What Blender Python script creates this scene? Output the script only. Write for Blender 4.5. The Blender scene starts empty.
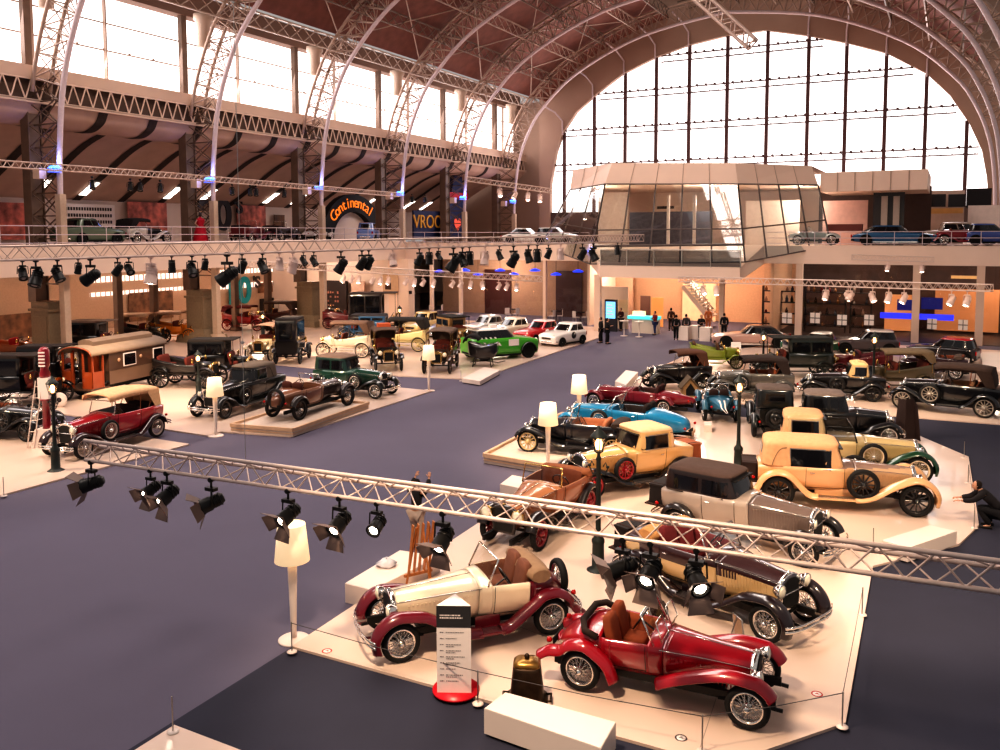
import bpy, math, random
from mathutils import Vector, Matrix
PI=math.pi; sin=math.sin; cos=math.cos
rnd=random.Random(7)
SC=bpy.context.scene; COL=SC.collection
# ---------------------------------------------------------------- camera
F=850.0; YAW=0.488686; PITCH=0.077418; ROLL=-0.003324; PY=300.2; CZ=7.0
_f=Vector((-sin(YAW)*cos(PITCH),cos(YAW)*cos(PITCH),-sin(PITCH)))
_r=Vector((cos(YAW),sin(YAW),0)); _u=_r.cross(_f)
CR=_r*cos(ROLL)+_u*sin(ROLL); CU=-_r*sin(ROLL)+_u*cos(ROLL); CF=_f
def ray(x,y): return CR*(x-500)+CU*(PY-y)+CF*F
def G(x,y,z=0.0):            # the point of height z seen at a pixel of the photograph
    g=ray(x,y); s=(z-CZ)/g.z; return Vector((g.x*s,g.y*s,z))
def AY(x,y,Y):
    g=ray(x,y); s=Y/g.y; return Vector((g.x*s,Y,CZ+g.z*s))
def AX(x,y,X):
    g=ray(x,y); s=X/g.x; return Vector((X,g.y*s,CZ+g.z*s))
cd=bpy.data.cameras.new('camera'); cam=bpy.data.objects.new('camera',cd); COL.objects.link(cam)
cd.sensor_width=36; cd.lens=F/1000*36; cd.shift_y=(PY-375)/1000; cd.clip_start=.05; cd.clip_end=500
m3=Matrix((CR,CU,-CF)).transposed(); cam.matrix_world=Matrix.Translation((0,0,CZ))@m3.to_4x4(); SC.camera=cam
# ---------------------------------------------------------------- materials
MATS={}
def mat(name,col,rough=.5,metal=0,coat=0,emit=None,es=0,noise=0,nscale=8,bump=0,alpha=1,trans=0,spec=.5,sheen=0):
    if name in MATS: return MATS[name]
    m=bpy.data.materials.new(name); m.use_nodes=True; nt=m.node_tree; b=nt.nodes['Principled BSDF']
    c=(col[0],col[1],col[2],1); b.inputs['Base Color'].default_value=c
    b.inputs['Roughness'].default_value=rough; b.inputs['Metallic'].default_value=metal
    b.inputs['Coat Weight'].default_value=coat; b.inputs['Coat Roughness'].default_value=.06
    b.inputs['Specular IOR Level'].default_value=spec; b.inputs['Sheen Weight'].default_value=sheen
    if trans: b.inputs['Transmission Weight'].default_value=trans; b.inputs['IOR'].default_value=1.1
    if alpha<1: b.inputs['Alpha'].default_value=alpha
    if emit: b.inputs['Emission Color'].default_value=(emit[0],emit[1],emit[2],1); b.inputs['Emission Strength'].default_value=es
    if noise or bump:
        tc=nt.nodes.new('ShaderNodeTexCoord'); n=nt.nodes.new('ShaderNodeTexNoise'); n.inputs['Scale'].default_value=nscale; n.inputs['Detail'].default_value=4
        nt.links.new(tc.outputs['Object'],n.inputs['Vector'])
        if noise:
            mp=nt.nodes.new('ShaderNodeMapRange'); mp.inputs['From Min'].default_value=.3; mp.inputs['From Max'].default_value=.7
            mp.inputs['To Min'].default_value=1-noise; mp.inputs['To Max'].default_value=1+noise
            mx=nt.nodes.new('ShaderNodeVectorMath'); mx.operation='SCALE'; mx.inputs[0].default_value=col[:3]
            nt.links.new(n.outputs['Fac'],mp.inputs['Value']); nt.links.new(mp.outputs[0],mx.inputs['Scale']); nt.links.new(mx.outputs[0],b.inputs['Base Color'])
        if bump:
            bp=nt.nodes.new('ShaderNodeBump'); bp.inputs['Strength'].default_value=bump; bp.inputs['Distance'].default_value=.02
            nt.links.new(n.outputs['Fac'],bp.inputs['Height']); nt.links.new(bp.outputs[0],b.inputs['Normal'])
    MATS[name]=m; return m
def S(r,g,b):                 # sRGB 0-255 to linear
    f=lambda v: (v/255/12.92) if v<11 else (((v/255)+.055)/1.055)**2.4
    return (f(r),f(g),f(b))
def paint(r,g,b): return mat('paint_%d_%d_%d'%(r,g,b),S(r,g,b),.28,0,1.0,noise=.04,nscale=1.5)
def cloth(r,g,b): return mat('cloth_%d_%d_%d'%(r,g,b),S(r,g,b),.9,noise=.08,nscale=9,bump=.1)
def matte(r,g,b): return mat('matte_%d_%d_%d'%(r,g,b),S(r,g,b),.7,noise=.06,nscale=3)
BLACK=paint(16,14,16); RUBBER=mat('rubber',S(24,22,23),.75,noise=.1); CHROME=mat('chrome',(.85,.82,.78),.12,1); STEEL=mat('steel',(.5,.47,.45),.35,1)
BRASS=mat('brass',(.75,.52,.2),.2,1); GLASSDK=mat('dark_window_glass',S(22,22,26),.08,0,.6,noise=.1); LEATHER=cloth(120,62,38); LEATHERD=cloth(60,40,32)
CHASSIS=mat('chassis_black',S(20,18,18),.5,noise=.1)
WHITE=mat('white_laminate',S(228,210,200),.45,noise=.03,nscale=1.2); CARDW=mat('white_card',S(240,226,220),.6,noise=.02)
def glassmat(name,tint,refl,alpha=0.0,col=(.02,.02,.02)):
    m=bpy.data.materials.new(name); m.use_nodes=True; nt=m.node_tree; nt.nodes.clear(); N=nt.nodes.new
    o=N('ShaderNodeOutputMaterial'); tr=N('ShaderNodeBsdfTransparent'); tr.inputs[0].default_value=(*tint,1); gl=N('ShaderNodeBsdfGlossy'); gl.inputs['Roughness'].default_value=.03
    lw=N('ShaderNodeLayerWeight'); lw.inputs[0].default_value=.25; mp=N('ShaderNodeMapRange'); mp.inputs['To Min'].default_value=refl; mp.inputs['To Max'].default_value=min(1,refl*3+.15)
    mx=N('ShaderNodeMixShader'); nt.links.new(lw.outputs['Facing'],mp.inputs['Value']); nt.links.new(mp.outputs[0],mx.inputs[0]); nt.links.new(tr.outputs[0],mx.inputs[1]); nt.links.new(gl.outputs[0],mx.inputs[2]); nt.links.new(mx.outputs[0],o.inputs[0]); MATS[name]=m; return m
CLEAR=glassmat('clear_glass',(.93,.95,.94),.05)
DARK=mat('dark_interior',S(18,15,15),.9,noise=.1); LAMPGLASS=mat('headlamp_glass',S(235,225,205),.1,0,1,noise=.05)
WOOD=mat('varnished_wood',S(140,80,45),.45,noise=.2,nscale=6); PLY=mat('pale_wood',S(214,178,148),.55,noise=.08,nscale=5)
# ---------------------------------------------------------------- mesh builder
class MB:
    def __init__(s): s.v=[]; s.f=[]; s.mi=[]; s.sm=[]
    def add(s,vs,fs,m=0,smooth=False,M=None):
        o=len(s.v)
        for p in vs:
            p=Vector(p); s.v.append(M@p if M else p)
        for f in fs: s.f.append([i+o for i in f]); s.mi.append(m); s.sm.append(smooth)
        return s
    def box(s,c,d,m=0,M=None,taper=1.0):
        x,y,z=c; a,b,h=d[0]/2,d[1]/2,d[2]/2; t=taper
        vs=[(x-a,y-b,z-h),(x+a,y-b,z-h),(x+a,y+b,z-h),(x-a,y+b,z-h),(x-a*t,y-b*t,z+h),(x+a*t,y-b*t,z+h),(x+a*t,y+b*t,z+h),(x-a*t,y+b*t,z+h)]
        return s.add(vs,[(0,3,2,1),(4,5,6,7),(0,1,5,4),(1,2,6,5),(2,3,7,6),(3,0,4,7)],m,False,M)
    def bbox(s,a,b,m=0,M=None): return s.box([(a[i]+b[i])/2 for i in range(3)],[abs(b[i]-a[i]) for i in range(3)],m,M)
    def cyl(s,p0,p1,r0,r1=None,n=8,m=0,smooth=True,caps=True):
        r1=r0 if r1 is None else r1; p0=Vector(p0); p1=Vector(p1); d=p1-p0
        if d.length<1e-6: return s
        d.normalize(); a=d.orthogonal().normalized(); b=d.cross(a)
        vs=[]
        for p,r in ((p0,r0),(p1,r1)):
            for i in range(n):
                t=2*PI*i/n+PI/n; vs.append(p+a*(r*cos(t))+b*(r*sin(t)))
        fs=[(i,(i+1)%n,n+(i+1)%n,n+i) for i in range(n)]
        s.add(vs,fs,m,smooth)
        if caps: s.add(vs,[tuple(range(n-1,-1,-1)),tuple(range(n,2*n))],m)
        return s
    def beam(s,p0,p1,w,h,m=0,up=(0,0,1)):
        p0=Vector(p0); p1=Vector(p1); d=(p1-p0).normalized(); u=Vector(up)
        if abs(d.dot(u))>.98: u=Vector((1,0,0))
        a=d.cross(u).normalized()*w/2; b=a.cross(d).normalized()*h/2
        vs=[p+sa*a+sb*b for p in (p0,p1) for sa,sb in((-1,-1),(1,-1),(1,1),(-1,1))]
        return s.add(vs,[(0,1,2,3),(7,6,5,4),(0,4,5,1),(1,5,6,2),(2,6,7,3),(3,7,4,0)],m)
    def tube(s,pts,r,n=6,m=0,closed=False):
        pts=[Vector(p) for p in pts]; rings=[]; prev=None; N=len(pts)
        for i,p in enumerate(pts):
            if closed: d=pts[(i+1)%N]-pts[i-1]
            else: d=pts[min(i+1,N-1)]-pts[max(i-1,0)]
            d.normalize()
            a=d.orthogonal().normalized() if prev is None else (prev-d*prev.dot(d)).normalized()
            prev=a; b=d.cross(a); rr=r[i] if isinstance(r,(list,tuple)) else r
            rings.append([p+a*(rr*cos(2*PI*k/n))+b*(rr*sin(2*PI*k/n)) for k in range(n)])
        return s.rings(rings,m,True,not closed,closed)
    def rings(s,rings,m=0,smooth=True,caps=True,loop=False,mf=None):
        n=len(rings[0]); vs=[p for r in rings for p in r]; K=len(rings); o=len(s.v)
        s.add(vs,[],m)
        for k in range(K if loop else K-1):
            k2=(k+1)%K
            for i in range(n):
                j=(i+1)%n; f=[o+k*n+i,o+k*n+j,o+k2*n+j,o+k2*n+i]
                s.f.append(f); s.sm.append(smooth)
                if mf:
                    c=sum((s.v[q] for q in f),Vector())/4; s.mi.append(mf(c))
                else: s.mi.append(m)
        if caps and not loop:
            for k,rev in ((0,True),(K-1,False)):
                f=[o+k*n+i for i in range(n)]
                if rev: f.reverse()
                s.f.append(f); s.sm.append(False)
                c=sum((s.v[q] for q in f),Vector())/n; s.mi.append(mf(c) if mf else m)
        return s
    def lathe(s,prof,M=None,n=16,m=0,smooth=True,mf=None):   # prof: (r,z) about local z
        rings=[]
        for r,z in prof:
            rg=[]
            for i in range(n):
                p=Vector((r*cos(2*PI*i/n),r*sin(2*PI*i/n),z)); rg.append(M@p if M else p)
            rings.append(rg)
        return s.rings(rings,m,smooth,True,False,mf)
    def grid(s,fn,nu,nv,m=0,smooth=True):
        vs=[fn(u/nu,v/nv) for v in range(nv+1) for u in range(nu+1)]
        fs=[(v*(nu+1)+u,v*(nu+1)+u+1,(v+1)*(nu+1)+u+1,(v+1)*(nu+1)+u) for v in range(nv) for u in range(nu)]
        return s.add(vs,fs,m,smooth)
    def mesh(s,name,mats):
        me=bpy.data.meshes.new(name); me.from_pydata([tuple(p) for p in s.v],[],s.f)
        for m in mats: me.materials.append(m)
        me.polygons.foreach_set('material_index',s.mi); me.polygons.foreach_set('use_smooth',s.sm); me.update(); return me
    def build(s,name,mats,parent=None,loc=None,M=None):
        if not isinstance(mats,(list,tuple)): mats=[mats]
        return link(name,s.mesh(name,mats),parent,loc,M)
def link(name,data,parent=None,loc=None,M=None):
    o=bpy.data.objects.new(name,data); COL.objects.link(o)
    if parent: o.parent=parent
    if M is not None: o.matrix_local=M
    elif loc is not None: o.location=loc
    return o
def tag(o,label=None,cat=None,group=None,kind=None):
    if label: o['label']=label
    if cat: o['category']=cat
    if group: o['group']=group
    if kind: o['kind']=kind
    return o
def thing(name,label,cat,loc=(0,0,0),rz=0,group=None):
    o=bpy.data.objects.new(name,None); COL.objects.link(o); o.location=loc; o.rotation_euler=(0,0,rz); o.empty_display_size=.2
    return tag(o,label,cat,group)
def struct(o): o['kind']='structure'; return o
def copy_tree(o,parent=None):
    c=o.copy(); COL.objects.link(c)
    if parent: c.parent=parent
    for ch in o.children: copy_tree(ch,c)
    return c
def MT(x,y,z): return Matrix.Translation((x,y,z))
def RX(a): return Matrix.Rotation(a,4,'X')
def RY(a): return Matrix.Rotation(a,4,'Y')
def RZ(a): return Matrix.Rotation(a,4,'Z')
def catmull(P,k=6):
    out=[]; n=len(P)
    for i in range(n-1):
        p0=P[max(i-1,0)];p1=P[i];p2=P[i+1];p3=P[min(i+2,n-1)]
        for j in range(k):
            t=j/k; out.append(tuple(.5*((2*b)+(-a+c)*t+(2*a-5*b+4*c-d)*t*t+(-a+3*b-3*c+d)*t**3) for a,b,c,d in zip(p0,p1,p2,p3)))
    out.append(tuple(P[-1])); return out
def lerp_at(D,x):             # D: station rows ordered by falling or rising first value
    if D[0][0]>D[-1][0]: D=D[::-1]
    if x<=D[0][0]: return D[0]
    for a,b in zip(D,D[1:]):
        if x<=b[0]:
            t=(x-a[0])/max(b[0]-a[0],1e-9); return tuple(p+(q-p)*t for p,q in zip(a,b))
    return D[-1]
# ---------------------------------------------------------------- wheels (shared meshes)
WH={}
def wheel_meshes(kind,R,rimc,tirew=.13):
    key=(kind,round(R,2),rimc.name,tirew)
    if key in WH: return WH[key]
    A=RX(PI/2)                      # local z -> -y : axle along y
    ri=R-tirew*.62 if kind!='modern' else R*.66
    hw=tirew/2; t=MB()
    prof=[(ri,-hw*.75),(ri+.02,-hw),(R-.05,-hw*1.02),(R-.015,-hw*.8),(R,-hw*.35),(R,hw*.35),(R-.015,hw*.8),(R-.05,hw*1.02),(ri+.02,hw),(ri,hw*.75)]
    rg=[[A@Vector((r*cos(2*PI*i/28),r*sin(2*PI*i/28),z)) for i in range(28)] for r,z in prof]
    t.rings(rg,0,True,False,True)
    tire=t.mesh('tire',[RUBBER])
    r=MB(); prof=[(ri+.004,-hw*.8),(ri+.004,hw*.8),(ri-.03,hw*.55),(ri-.035,-hw*.55)]
    r.rings([[A@Vector((q*cos(2*PI*i/28),q*sin(2*PI*i/28),z)) for i in range(28)] for q,z in prof],0,True,False,True)
    s=MB(); h=MB()
    if kind=='wire':
        for k in range(24):
            a=2*PI*k/24; b=a+(.35 if k%2 else -.35)
            for sd in (-1,1): s.cyl((.05*cos(b),sd*hw*.95,.05*sin(b)),((ri-.02)*cos(a+sd*.06),0,(ri-.02)*sin(a+sd*.06)),.0052,n=3,caps=False)
        h.lathe([(.055,-hw-.02),(.06,0),(.055,hw+.02),(.028,hw+.045),(.0,hw+.05)],A,12)
        h.lathe([(.0,-hw-.05),(.028,-hw-.045),(.055,-hw-.02)],A,12)
    elif kind=='wood':
        for k in range(12):
            a=2*PI*k/12; s.cyl((.04*cos(a),0,.04*sin(a)),((ri-.02)*cos(a),0,(ri-.02)*sin(a)),.026,.018,6)
        h.lathe([(.0,-hw-.04),(.045,-hw-.035),(.085,-hw*.5),(.085,hw*.5),(.045,hw+.035),(0,hw+.04)],A,12)
    elif kind=='disc':
        s.lathe([(0,-hw*.7),(ri*.35,-hw*.7),(ri-.02,-hw*.35),(ri-.02,hw*.35),(ri*.35,hw*.7),(0,hw*.7)],A,20)
        h.lathe([(0,-hw-.01),(.07,-hw*.7),(.07,hw*.7),(0,hw+.01)],A,12)
    else:                            # modern alloy, ten spokes
        for k in range(10):
            a=2*PI*k/10
            for sd in (-1,1): s.cyl((.04*cos(a),sd*hw*.6,.04*sin(a)),((ri-.01)*cos(a),sd*hw*.75,(ri-.01)*sin(a)),.02,.014,4)
        s.lathe([(0,-hw*.2),(ri-.02,-hw*.2),(ri-.02,hw*.2),(0,hw*.2)],A,20,m=1)
        h.lathe([(0,-hw*.8),(.05,-hw*.7),(.05,hw*.7),(0,hw*.8)],A,10)
    res=[('tire',tire),('rim',r.mesh('rim',[rimc])),('spokes',s.mesh('spokes',[rimc,DARK])),('hub',h.mesh('hub',[CHROME if kind!='wood' else rimc]))]
    # joined version for small repeats
    j=MB(); 
    for k,(mb) in enumerate((t,r,s,h)): j.add(mb.v,mb.f,0); 
    j.mi=[];j.sm=[]
    for k,mb in enumerate((t,r,s,h)):
        j.mi+=[[0,1,1,1][k]]*len(mb.f); j.sm+=mb.sm
    WH[key]=(res,j.mesh('wheel',[RUBBER,rimc])); return WH[key]
def add_wheel(parent,kind,R,rimc,x,y,z,detail=True,tirew=.13,name='wheel',M=None):
    parts,joined=wheel_meshes(kind,R,rimc,tirew)
    Mx=M if M is not None else MT(x,y,z)
    if detail:
        w=link(name,parts[0][1],parent,None,Mx)       # the tyre is the wheel's own mesh
        for nm,me in parts[1:]: link(nm,me,w)
    else: w=link(name,joined,parent,None,Mx)
    return w
# ---------------------------------------------------------------- pre-war car
def place(A,B,vis,track=1.38,z=.05):
    A=G(*A,z); B=G(*B,z); d=(B-A); wb=d.length; h=d.normalized(); n=Vector((-h.y,h.x,0)); s=1 if vis=='R' else -1
    return (A+B)/2+n*(s*track/2), math.atan2(h.y,h.x), wb
def ringpts(x,w,z0,z1,cr,tuck=.25,nt=7):
    half=[]
    for j in range(nt):
        s=j/(nt-.5); half.append((w*s,z1+cr*(1-s**2.4)))
    for j in range(6):
        t=j/5; half.append((w*(1-tuck*t**3),z1-(z1-z0)*t+(-.0 if j else 0)))
    half.append((w*(1-tuck)*.5,z0))
    R=[(y,z) for y,z in half]+[(-y,z) for y,z in half[::-1] if y>1e-6]
    return [Vector((x,y,z)) for y,z in R]
def tubring(x,w,z0,z1,fl,tuck=.25,th=.05):
    o=[(w*(1-tuck*(j/5)**3),z1-(z1-z0)*j/5) for j in range(6)]
    i=[(w-th-.0,z1),(w-th-.01,z1-.12),(w*(1-tuck)-th,fl)]
    half=o; R=[(y,z) for y,z in o]+[(-y,z) for y,z in o[::-1]]+[(-y,z) for y,z in i]+[(y,z) for y,z in i[::-1]]
    return [Vector((x,y,z)) for y,z in R]
def side_y(D,x,z,tuck=.25):
    r=lerp_at(D,x); _,w,z0,z1=r[:4]; t=min(max((z1-z)/max(z1-z0,.01),0),1); return w*(1-tuck*t**3)
def fender(path,yi,yo,mb,crown=.05,lip=.05,m=0,th=.018,k=5):
    P=catmull(path,k); rings=[]
    N=len(P)
    for i,(x,z) in enumerate(P):
        a=P[max(i-1,0)]; b=P[min(i+1,N-1)]; tx,tz=b[0]-a[0],b[1]-a[1]; L=math.hypot(tx,tz) or 1; nx,nz=tz/L,-tx/L
        if nz<0 and abs(nz)>.0: pass
        top=[];bot=[]
        for j in range(7):
            s=j/6; y=yi+(yo-yi)*s; c=2*s-1; off=crown*(1-c*c)-lip*abs(c)**5
            top.append(Vector((x+nx*off,y,z+nz*off))); bot.append(Vector((x+nx*(off-th),y,z+nz*(off-th))))
        rings.append(top+bot[::-1])
    mb.rings(rings,m,True,True)
def arc(cx,cz,r,a0,a1,n): return [(cx+r*cos(math.radians(a0+(a1-a0)*i/(n-1))),cz+r*sin(math.radians(a0+(a1-a0)*i/(n-1)))) for i in range(n)]
def patchS(mb,fn,pts_b,pts_t,nz=1,nx=6,m=0):   # patch on a side surface: fn(x,z)->(x,y,z)
    (xa,za),(xb,zb)=pts_b; (xc,zc),(xd,zd)=pts_t
    def g(u,v):
        x0=xa+(xb-xa)*u; z0=za+(zb-za)*u; x1=xc+(xd-xc)*u; z1=zc+(zd-zc)*u
        return fn(x0+(x1-x0)*v,z0+(z1-z0)*v)
    mb.grid(g,nx,nz,m)
class Cabin:                                    # greenhouse lofted upward, rings of plan outline
    def __init__(s,levels,n=5): s.L=levels; s.n=n     # (z,xr,xf,w)
    def at(s,z): return lerp_at(s.L,z)
    def ring(s,z,xr,xf,w,N=40):
        out=[]; xm=(xr+xf)/2; hx=(xf-xr)/2; e=2/s.n
        for i in range(N):
            a=2*PI*i/N; c,q=cos(a),sin(a)
            out.append(Vector((xm+hx*math.copysign(abs(c)**e,c),w*math.copysign(abs(q)**e,q),z)))
        return out
    def side(s,x,z,sd,off=.004):
        _,xr,xf,w=s.at(z); xm=(xr+xf)/2; hx=(xf-xr)/2; t=min(abs((x-xm)/hx),1); return Vector((x,sd*(w*(1-t**s.n)**(1/s.n)+off),z))
    def end(s,y,z,sd,off=.004):
        _,xr,xf,w=s.at(z); xm=(xr+xf)/2; hx=(xf-xr)/2; t=min(abs(y/w),1); return Vector((xm+sd*(hx*(1-t**s.n)**(1/s.n)+off),y,z))
def lamp(parent,x,y,z,r,name='headlamp',shell=CHROME,ang=0,detail=True):
    M=MT(x,y,z)@RZ(ang)@RY(PI/2)
    a=MB().lathe([(r*.15,-r*1.25),(r*.6,-r*1.0),(r*.92,-r*.3),(r,0),(r*1.04,.02),(r*.98,.03)],M,14)
    o=a.build(name,[shell],parent)
    MB().lathe([(r*.95,.028),(r*.5,.05),(0,.058)],M,14).build('lens',[LAMPGLASS],o)
    return o
def wheel_steer(parent,x,y,z,col=BLACK,R=.2):
    mb=MB(); M=MT(x,y,z)@RY(-PI/2+.55); mb.tube([M@Vector((R*cos(a),R*sin(a),0)) for a in [2*PI*i/18 for i in range(18)]],.014,5,0,True)
    for k in range(3): mb.cyl(M@Vector((0,0,0)),M@Vector((R*cos(k*2.09),R*sin(k*2.09),0)),.009,n=4)
    mb.cyl(M@Vector((0,0,0)),M@Vector((0,0,-.5)),.016,n=6,m=0); return mb.build('steering_wheel',[col],parent)
def seat(parent,x,y,z,w,d,h,m,name='seat',roll=True):
    mb=MB()
    def cush(c,dx,dy,dz,M=None):
        rg=[]
        for k,(s,zz) in enumerate(((.86,-1),(1,-.6),(1,.5),(.9,.9),(.5,1.05))):
            r=[]
            for i in range(20):
                a=2*PI*i/20; r.append(Vector((c[0]+dx/2*s*math.copysign(abs(cos(a))**.45,cos(a)),c[1]+dy/2*s*math.copysign(abs(sin(a))**.45,sin(a)),c[2]+dz/2*zz)))
            rg.append([M@p for p in r] if M else r)
        mb.rings(rg,0,True,True)
    cush((x,y,z),d,w,.2); M=MT(x-d*.46,y,z+h/2)@RY(-.22)
    cush((0,0,0),.16,w,h,M)
    return mb.build(name,[m],parent)
def canvas_top(parent,xr,xf,w,ze,zt,m,rear=True,zb=1.05,name='canvas_top',drop=.12,arch=.5):
    # stretched fabric hood: crowned roof sheet with valances and a rear curtain
    mb=MB(); rings=[]; N=9
    for i in range(N):
        u=i/(N-1); x=xr+(xf-xr)*u; zz=ze+(zt-ze)*(1-abs(2*u-1-.1)**2.5*arch); ww=w*(1-.06*u)
        o=[]
        for j in range(11):
            c=2*j/10-1; o.append(Vector((x,ww*c,zz+.06*(1-c*c)-(.03 if abs(c)>.99 else 0))))
        lo=[Vector((p.x,p.y*.985,p.z-.03)) for p in o[::-1]]
        lo[0].z-=drop; lo[-1].z-=drop
        rings.append(o+lo)
    mb.rings(rings,0,True,True)
    if rear:
        r0=rings[0]; zz=ze+(zt-ze)*(1-abs(1.1)**2.5*arch)
        for sgn in (1,):
            def g(u,v): 
                c=2*u-1; top=Vector((xr+.02,w*c,zz+.05*(1-c*c))); bot=Vector((xr-.12,w*.93*c,zb)); p=top+(bot-top)*v; p.x-=.06*sin(PI*v)*(1-abs(c)**4)-.25*max(0,abs(c)-.85)/.15*.0; return p
            mb.grid(g,10,4,0); mb.grid(lambda u,v:g(u,v)+Vector((.03,0,0)),10,4,0)
        for sd in(-1,1):
            mb.add([(xr+.02,sd*w,zz-.02),(xr-.12,sd*w*.93,zb),(xr+.18,sd*w*.97,zb),(xr+.55,sd*w,zz-.05)],[(0,1,2,3)],0)
    return mb.build(name,[m],parent)
def prewar(label,pl,body=(16,14,16),fend=None,hood=None,style='sedan',top=(40,36,36),upper=None,wk='wire',rim=None,R=.37,track=1.38,hl=1.25,
        belt=1.08,roof=1.74,zb=.44,w=.68,ro=.5,fs='clam',spare='side',lampr=.1,shell=CHROME,seatc=(120,62,38),det=2,cat='car',name='vintage_car',
        bumper=True,trunk=None,topup=True,group=None,steer=0,upmat=None,stripe=None,wind=True,folded=None,rad=None,tail=None,crown=.05,louv=True,mascot=False,extra=None,base=.05,wn=2,tirew=.14,two=None,rearcol=None,cabf=0,zlift=0,gr=.12,sx_=None,fwd=.3,wsill=0,ww=1.0,rxo=0):
    pos,ang,wb=pl; fend=fend or body; hood=hood or body
    root=thing(name,label,cat,(pos.x,pos.y,base),ang,group)
    P=paint(*body); FP=paint(*fend); HP=paint(*hood); UP=upmat or (paint(*upper) if upper else P); TP=cloth(*top)
    rim=rim or CHROME; SM=cloth(*seatc); BM=mat('radiator_core',S(30,28,28),.6,noise=.2,nscale=60)
    xf=wb/2; xr=-wb/2; ty=track/2; xc=xf-hl; xend=xr-ro; rx=xf+.03+rxo
    bh=belt-.02                         # bonnet side height at cowl
    St=[(rx,.27,zb+.08,belt-.13,.1),(xc+hl*.5,.34,zb+.06,belt-.08,.1),(xc,.47,zb,belt-.03,.1),(xc-.3,w*.92,zb,belt,.06),(xc-.85,w,zb,belt,.05),(xr+.35,w,zb,belt,.05),(xr-.05,w*.95,zb+.02,belt-.01,.05),(xend,w*.8,zb+.12,belt-.08,.04)]
    if tail=='boat': St=St[:5]+[(xr+.3,w*.86,zb,belt-.02,.07),(xr-.15,w*.62,zb+.03,belt-.08,.08),(xend-.1,w*.28,zb+.12,belt-.2,.07),(xend-.25,w*.1,zb+.2,belt-.3,.05)]
    if tail=='round': St=St[:5]+[(xr+.45,w*.98,zb,belt,.07),(xr-.0,w*.88,zb+.03,belt-.04,.1),(xend+.1,w*.55,zb+.1,belt-.22,.1),(xend-.1,w*.2,zb+.2,belt-.42,.05)]
    D=catmull(St,6)
    seg=lambda a,b:[lerp_at(D,a)]+[d for d in D if b<d[0]<a]+[lerp_at(D,b)]
    opn=style in('open','tourer','coupe_open')
    tz=belt-(two[3] if two else -9); BMS=[P,paint(*two[:3]) if two else P,paint(*rearcol) if rearcol else P,SM]
    bmf=lambda c:2 if (rearcol and c.x<xr+.38) else (1 if (two and c.z>tz) else 0)
    bmt=lambda c:3 if (abs(c.y)<side_y(D,c.x,c.z)-.028 and c.z>lerp_at(D,c.x)[2]+.07) else bmf(c)
    bo=MB()
    cs=xc-.22                            # rear of scuttle
    ce=xr+(.3 if style=='coupe_open' or tail else .02)   # end of the open cockpit
    if opn:
        bo.rings([ringpts(*d) for d in seg(xc,cs)],0,mf=bmf)
        bo.rings([tubring(d[0],d[1],d[2],d[3],zb+.12) for d in seg(cs,ce)],0,mf=bmt)
        bo.rings([ringpts(*d) for d in seg(ce,D[-1][0])],0,mf=bmf)
        if ce<=xr+.1: pass
        bo.bbox((cs-.02,-.42,zb+.1),(cs+.0,.42,belt-.02),0)
    else: bo.rings([ringpts(*d) for d in seg(xc,D[-1][0])],0,mf=bmf)
    b=bo.build('body',BMS,root)
    hd=MB().rings([ringpts(*d) for d in seg(rx-.04,xc+.008)],0,mf=lambda c:1 if (two and c.z>tz-.03) else 0).build('bonnet',[HP,BMS[1]],root)
    sy=lambda x,z,sd,off=.006:Vector((x,sd*(side_y(D,x,z)+off),z))
    if det>1:
        tr=MB()
        tr.tube([(rx-.04,0,lerp_at(D,rx-.04)[3]+.106),(xc,0,lerp_at(D,xc)[3]+.105)],.009,5)
        for sd in(-1,1): tr.tube([sy(x,lerp_at(D,x)[3]-.012,sd,.004) for x in [rx-.04+(xc-rx)*i/6 for i in range(7)]],.007,5)
        tr.build('bonnet_hinge',[CHROME],hd)
        if louv:
            for sd in(-1,1):
                lv=MB()
                for k in range(16):
                    x=xc+.12+(hl-.35)*k/15; z1=lerp_at(D,x)[3]-.1; lv.beam(sy(x,z1,sd),sy(x-.0,z1-.3,sd),.018,.016)
                lv.build('louvres',[HP],hd)
        dl=MB(); 
        xs=[cs-.03,cs-.95] if style!='sedan' else [cs-.05,cs-.8,cs-1.55]
        for sd in(-1,1):
            for x in xs:
                if x>xr+.3: dl.tube([sy(x,zb+.06+(belt-zb-.07)*i/6,sd,.001) for i in range(7)],.006,4)
            dl.tube([sy(cs-.03+(xs[-1]-cs+.03)*i/6,zb+.07,sd,.001) for i in range(7)],.006,4)
        dl.build('door_seams',[DARK],b)
        for sd in(-1,1):
            x=xs[1]+.1; h=MB(); p=sy(x,belt-.13,sd,.03); h.cyl(p,p+Vector((.1,0,0)),.012,n=6); h.cyl(p,sy(x,belt-.13,sd),.01,n=6); h.build('door_handle',[CHROME],root)
    if stripe:
        sp=MB()
        for sd in(-1,1): sp.rings([[sy(x,belt-.05,sd,.0),sy(x,belt-.05,sd,.008),sy(x,belt-.0,sd,.008),sy(x,belt-.0,sd,.0)] for x in [xc+(xr-.2-xc)*i/14 for i in range(15)]],0)
        sp.build('waist_moulding',[paint(*stripe)],root)
    # chassis
    ch=MB()
    for sd in(-1,1): ch.beam((xend-.05,sd*.36,zb-.06),(rx+.32,sd*.34,zb-.06),.06,.12)
    for x in(xr,xf): ch.cyl((x,-ty,R),(x,ty,R),.035,n=8)
    ch.box((0,0,zb-.06),(wb*.7,.6,.12)); 
    for x in(xr,xf):
        for sd in(-1,1): ch.tube([(x-.45,sd*.36,zb-.12),(x,sd*.38,R-.04),(x+.45,sd*.36,zb-.12)],.03,4)
    ch.build('chassis',[CHASSIS],root)
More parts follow.
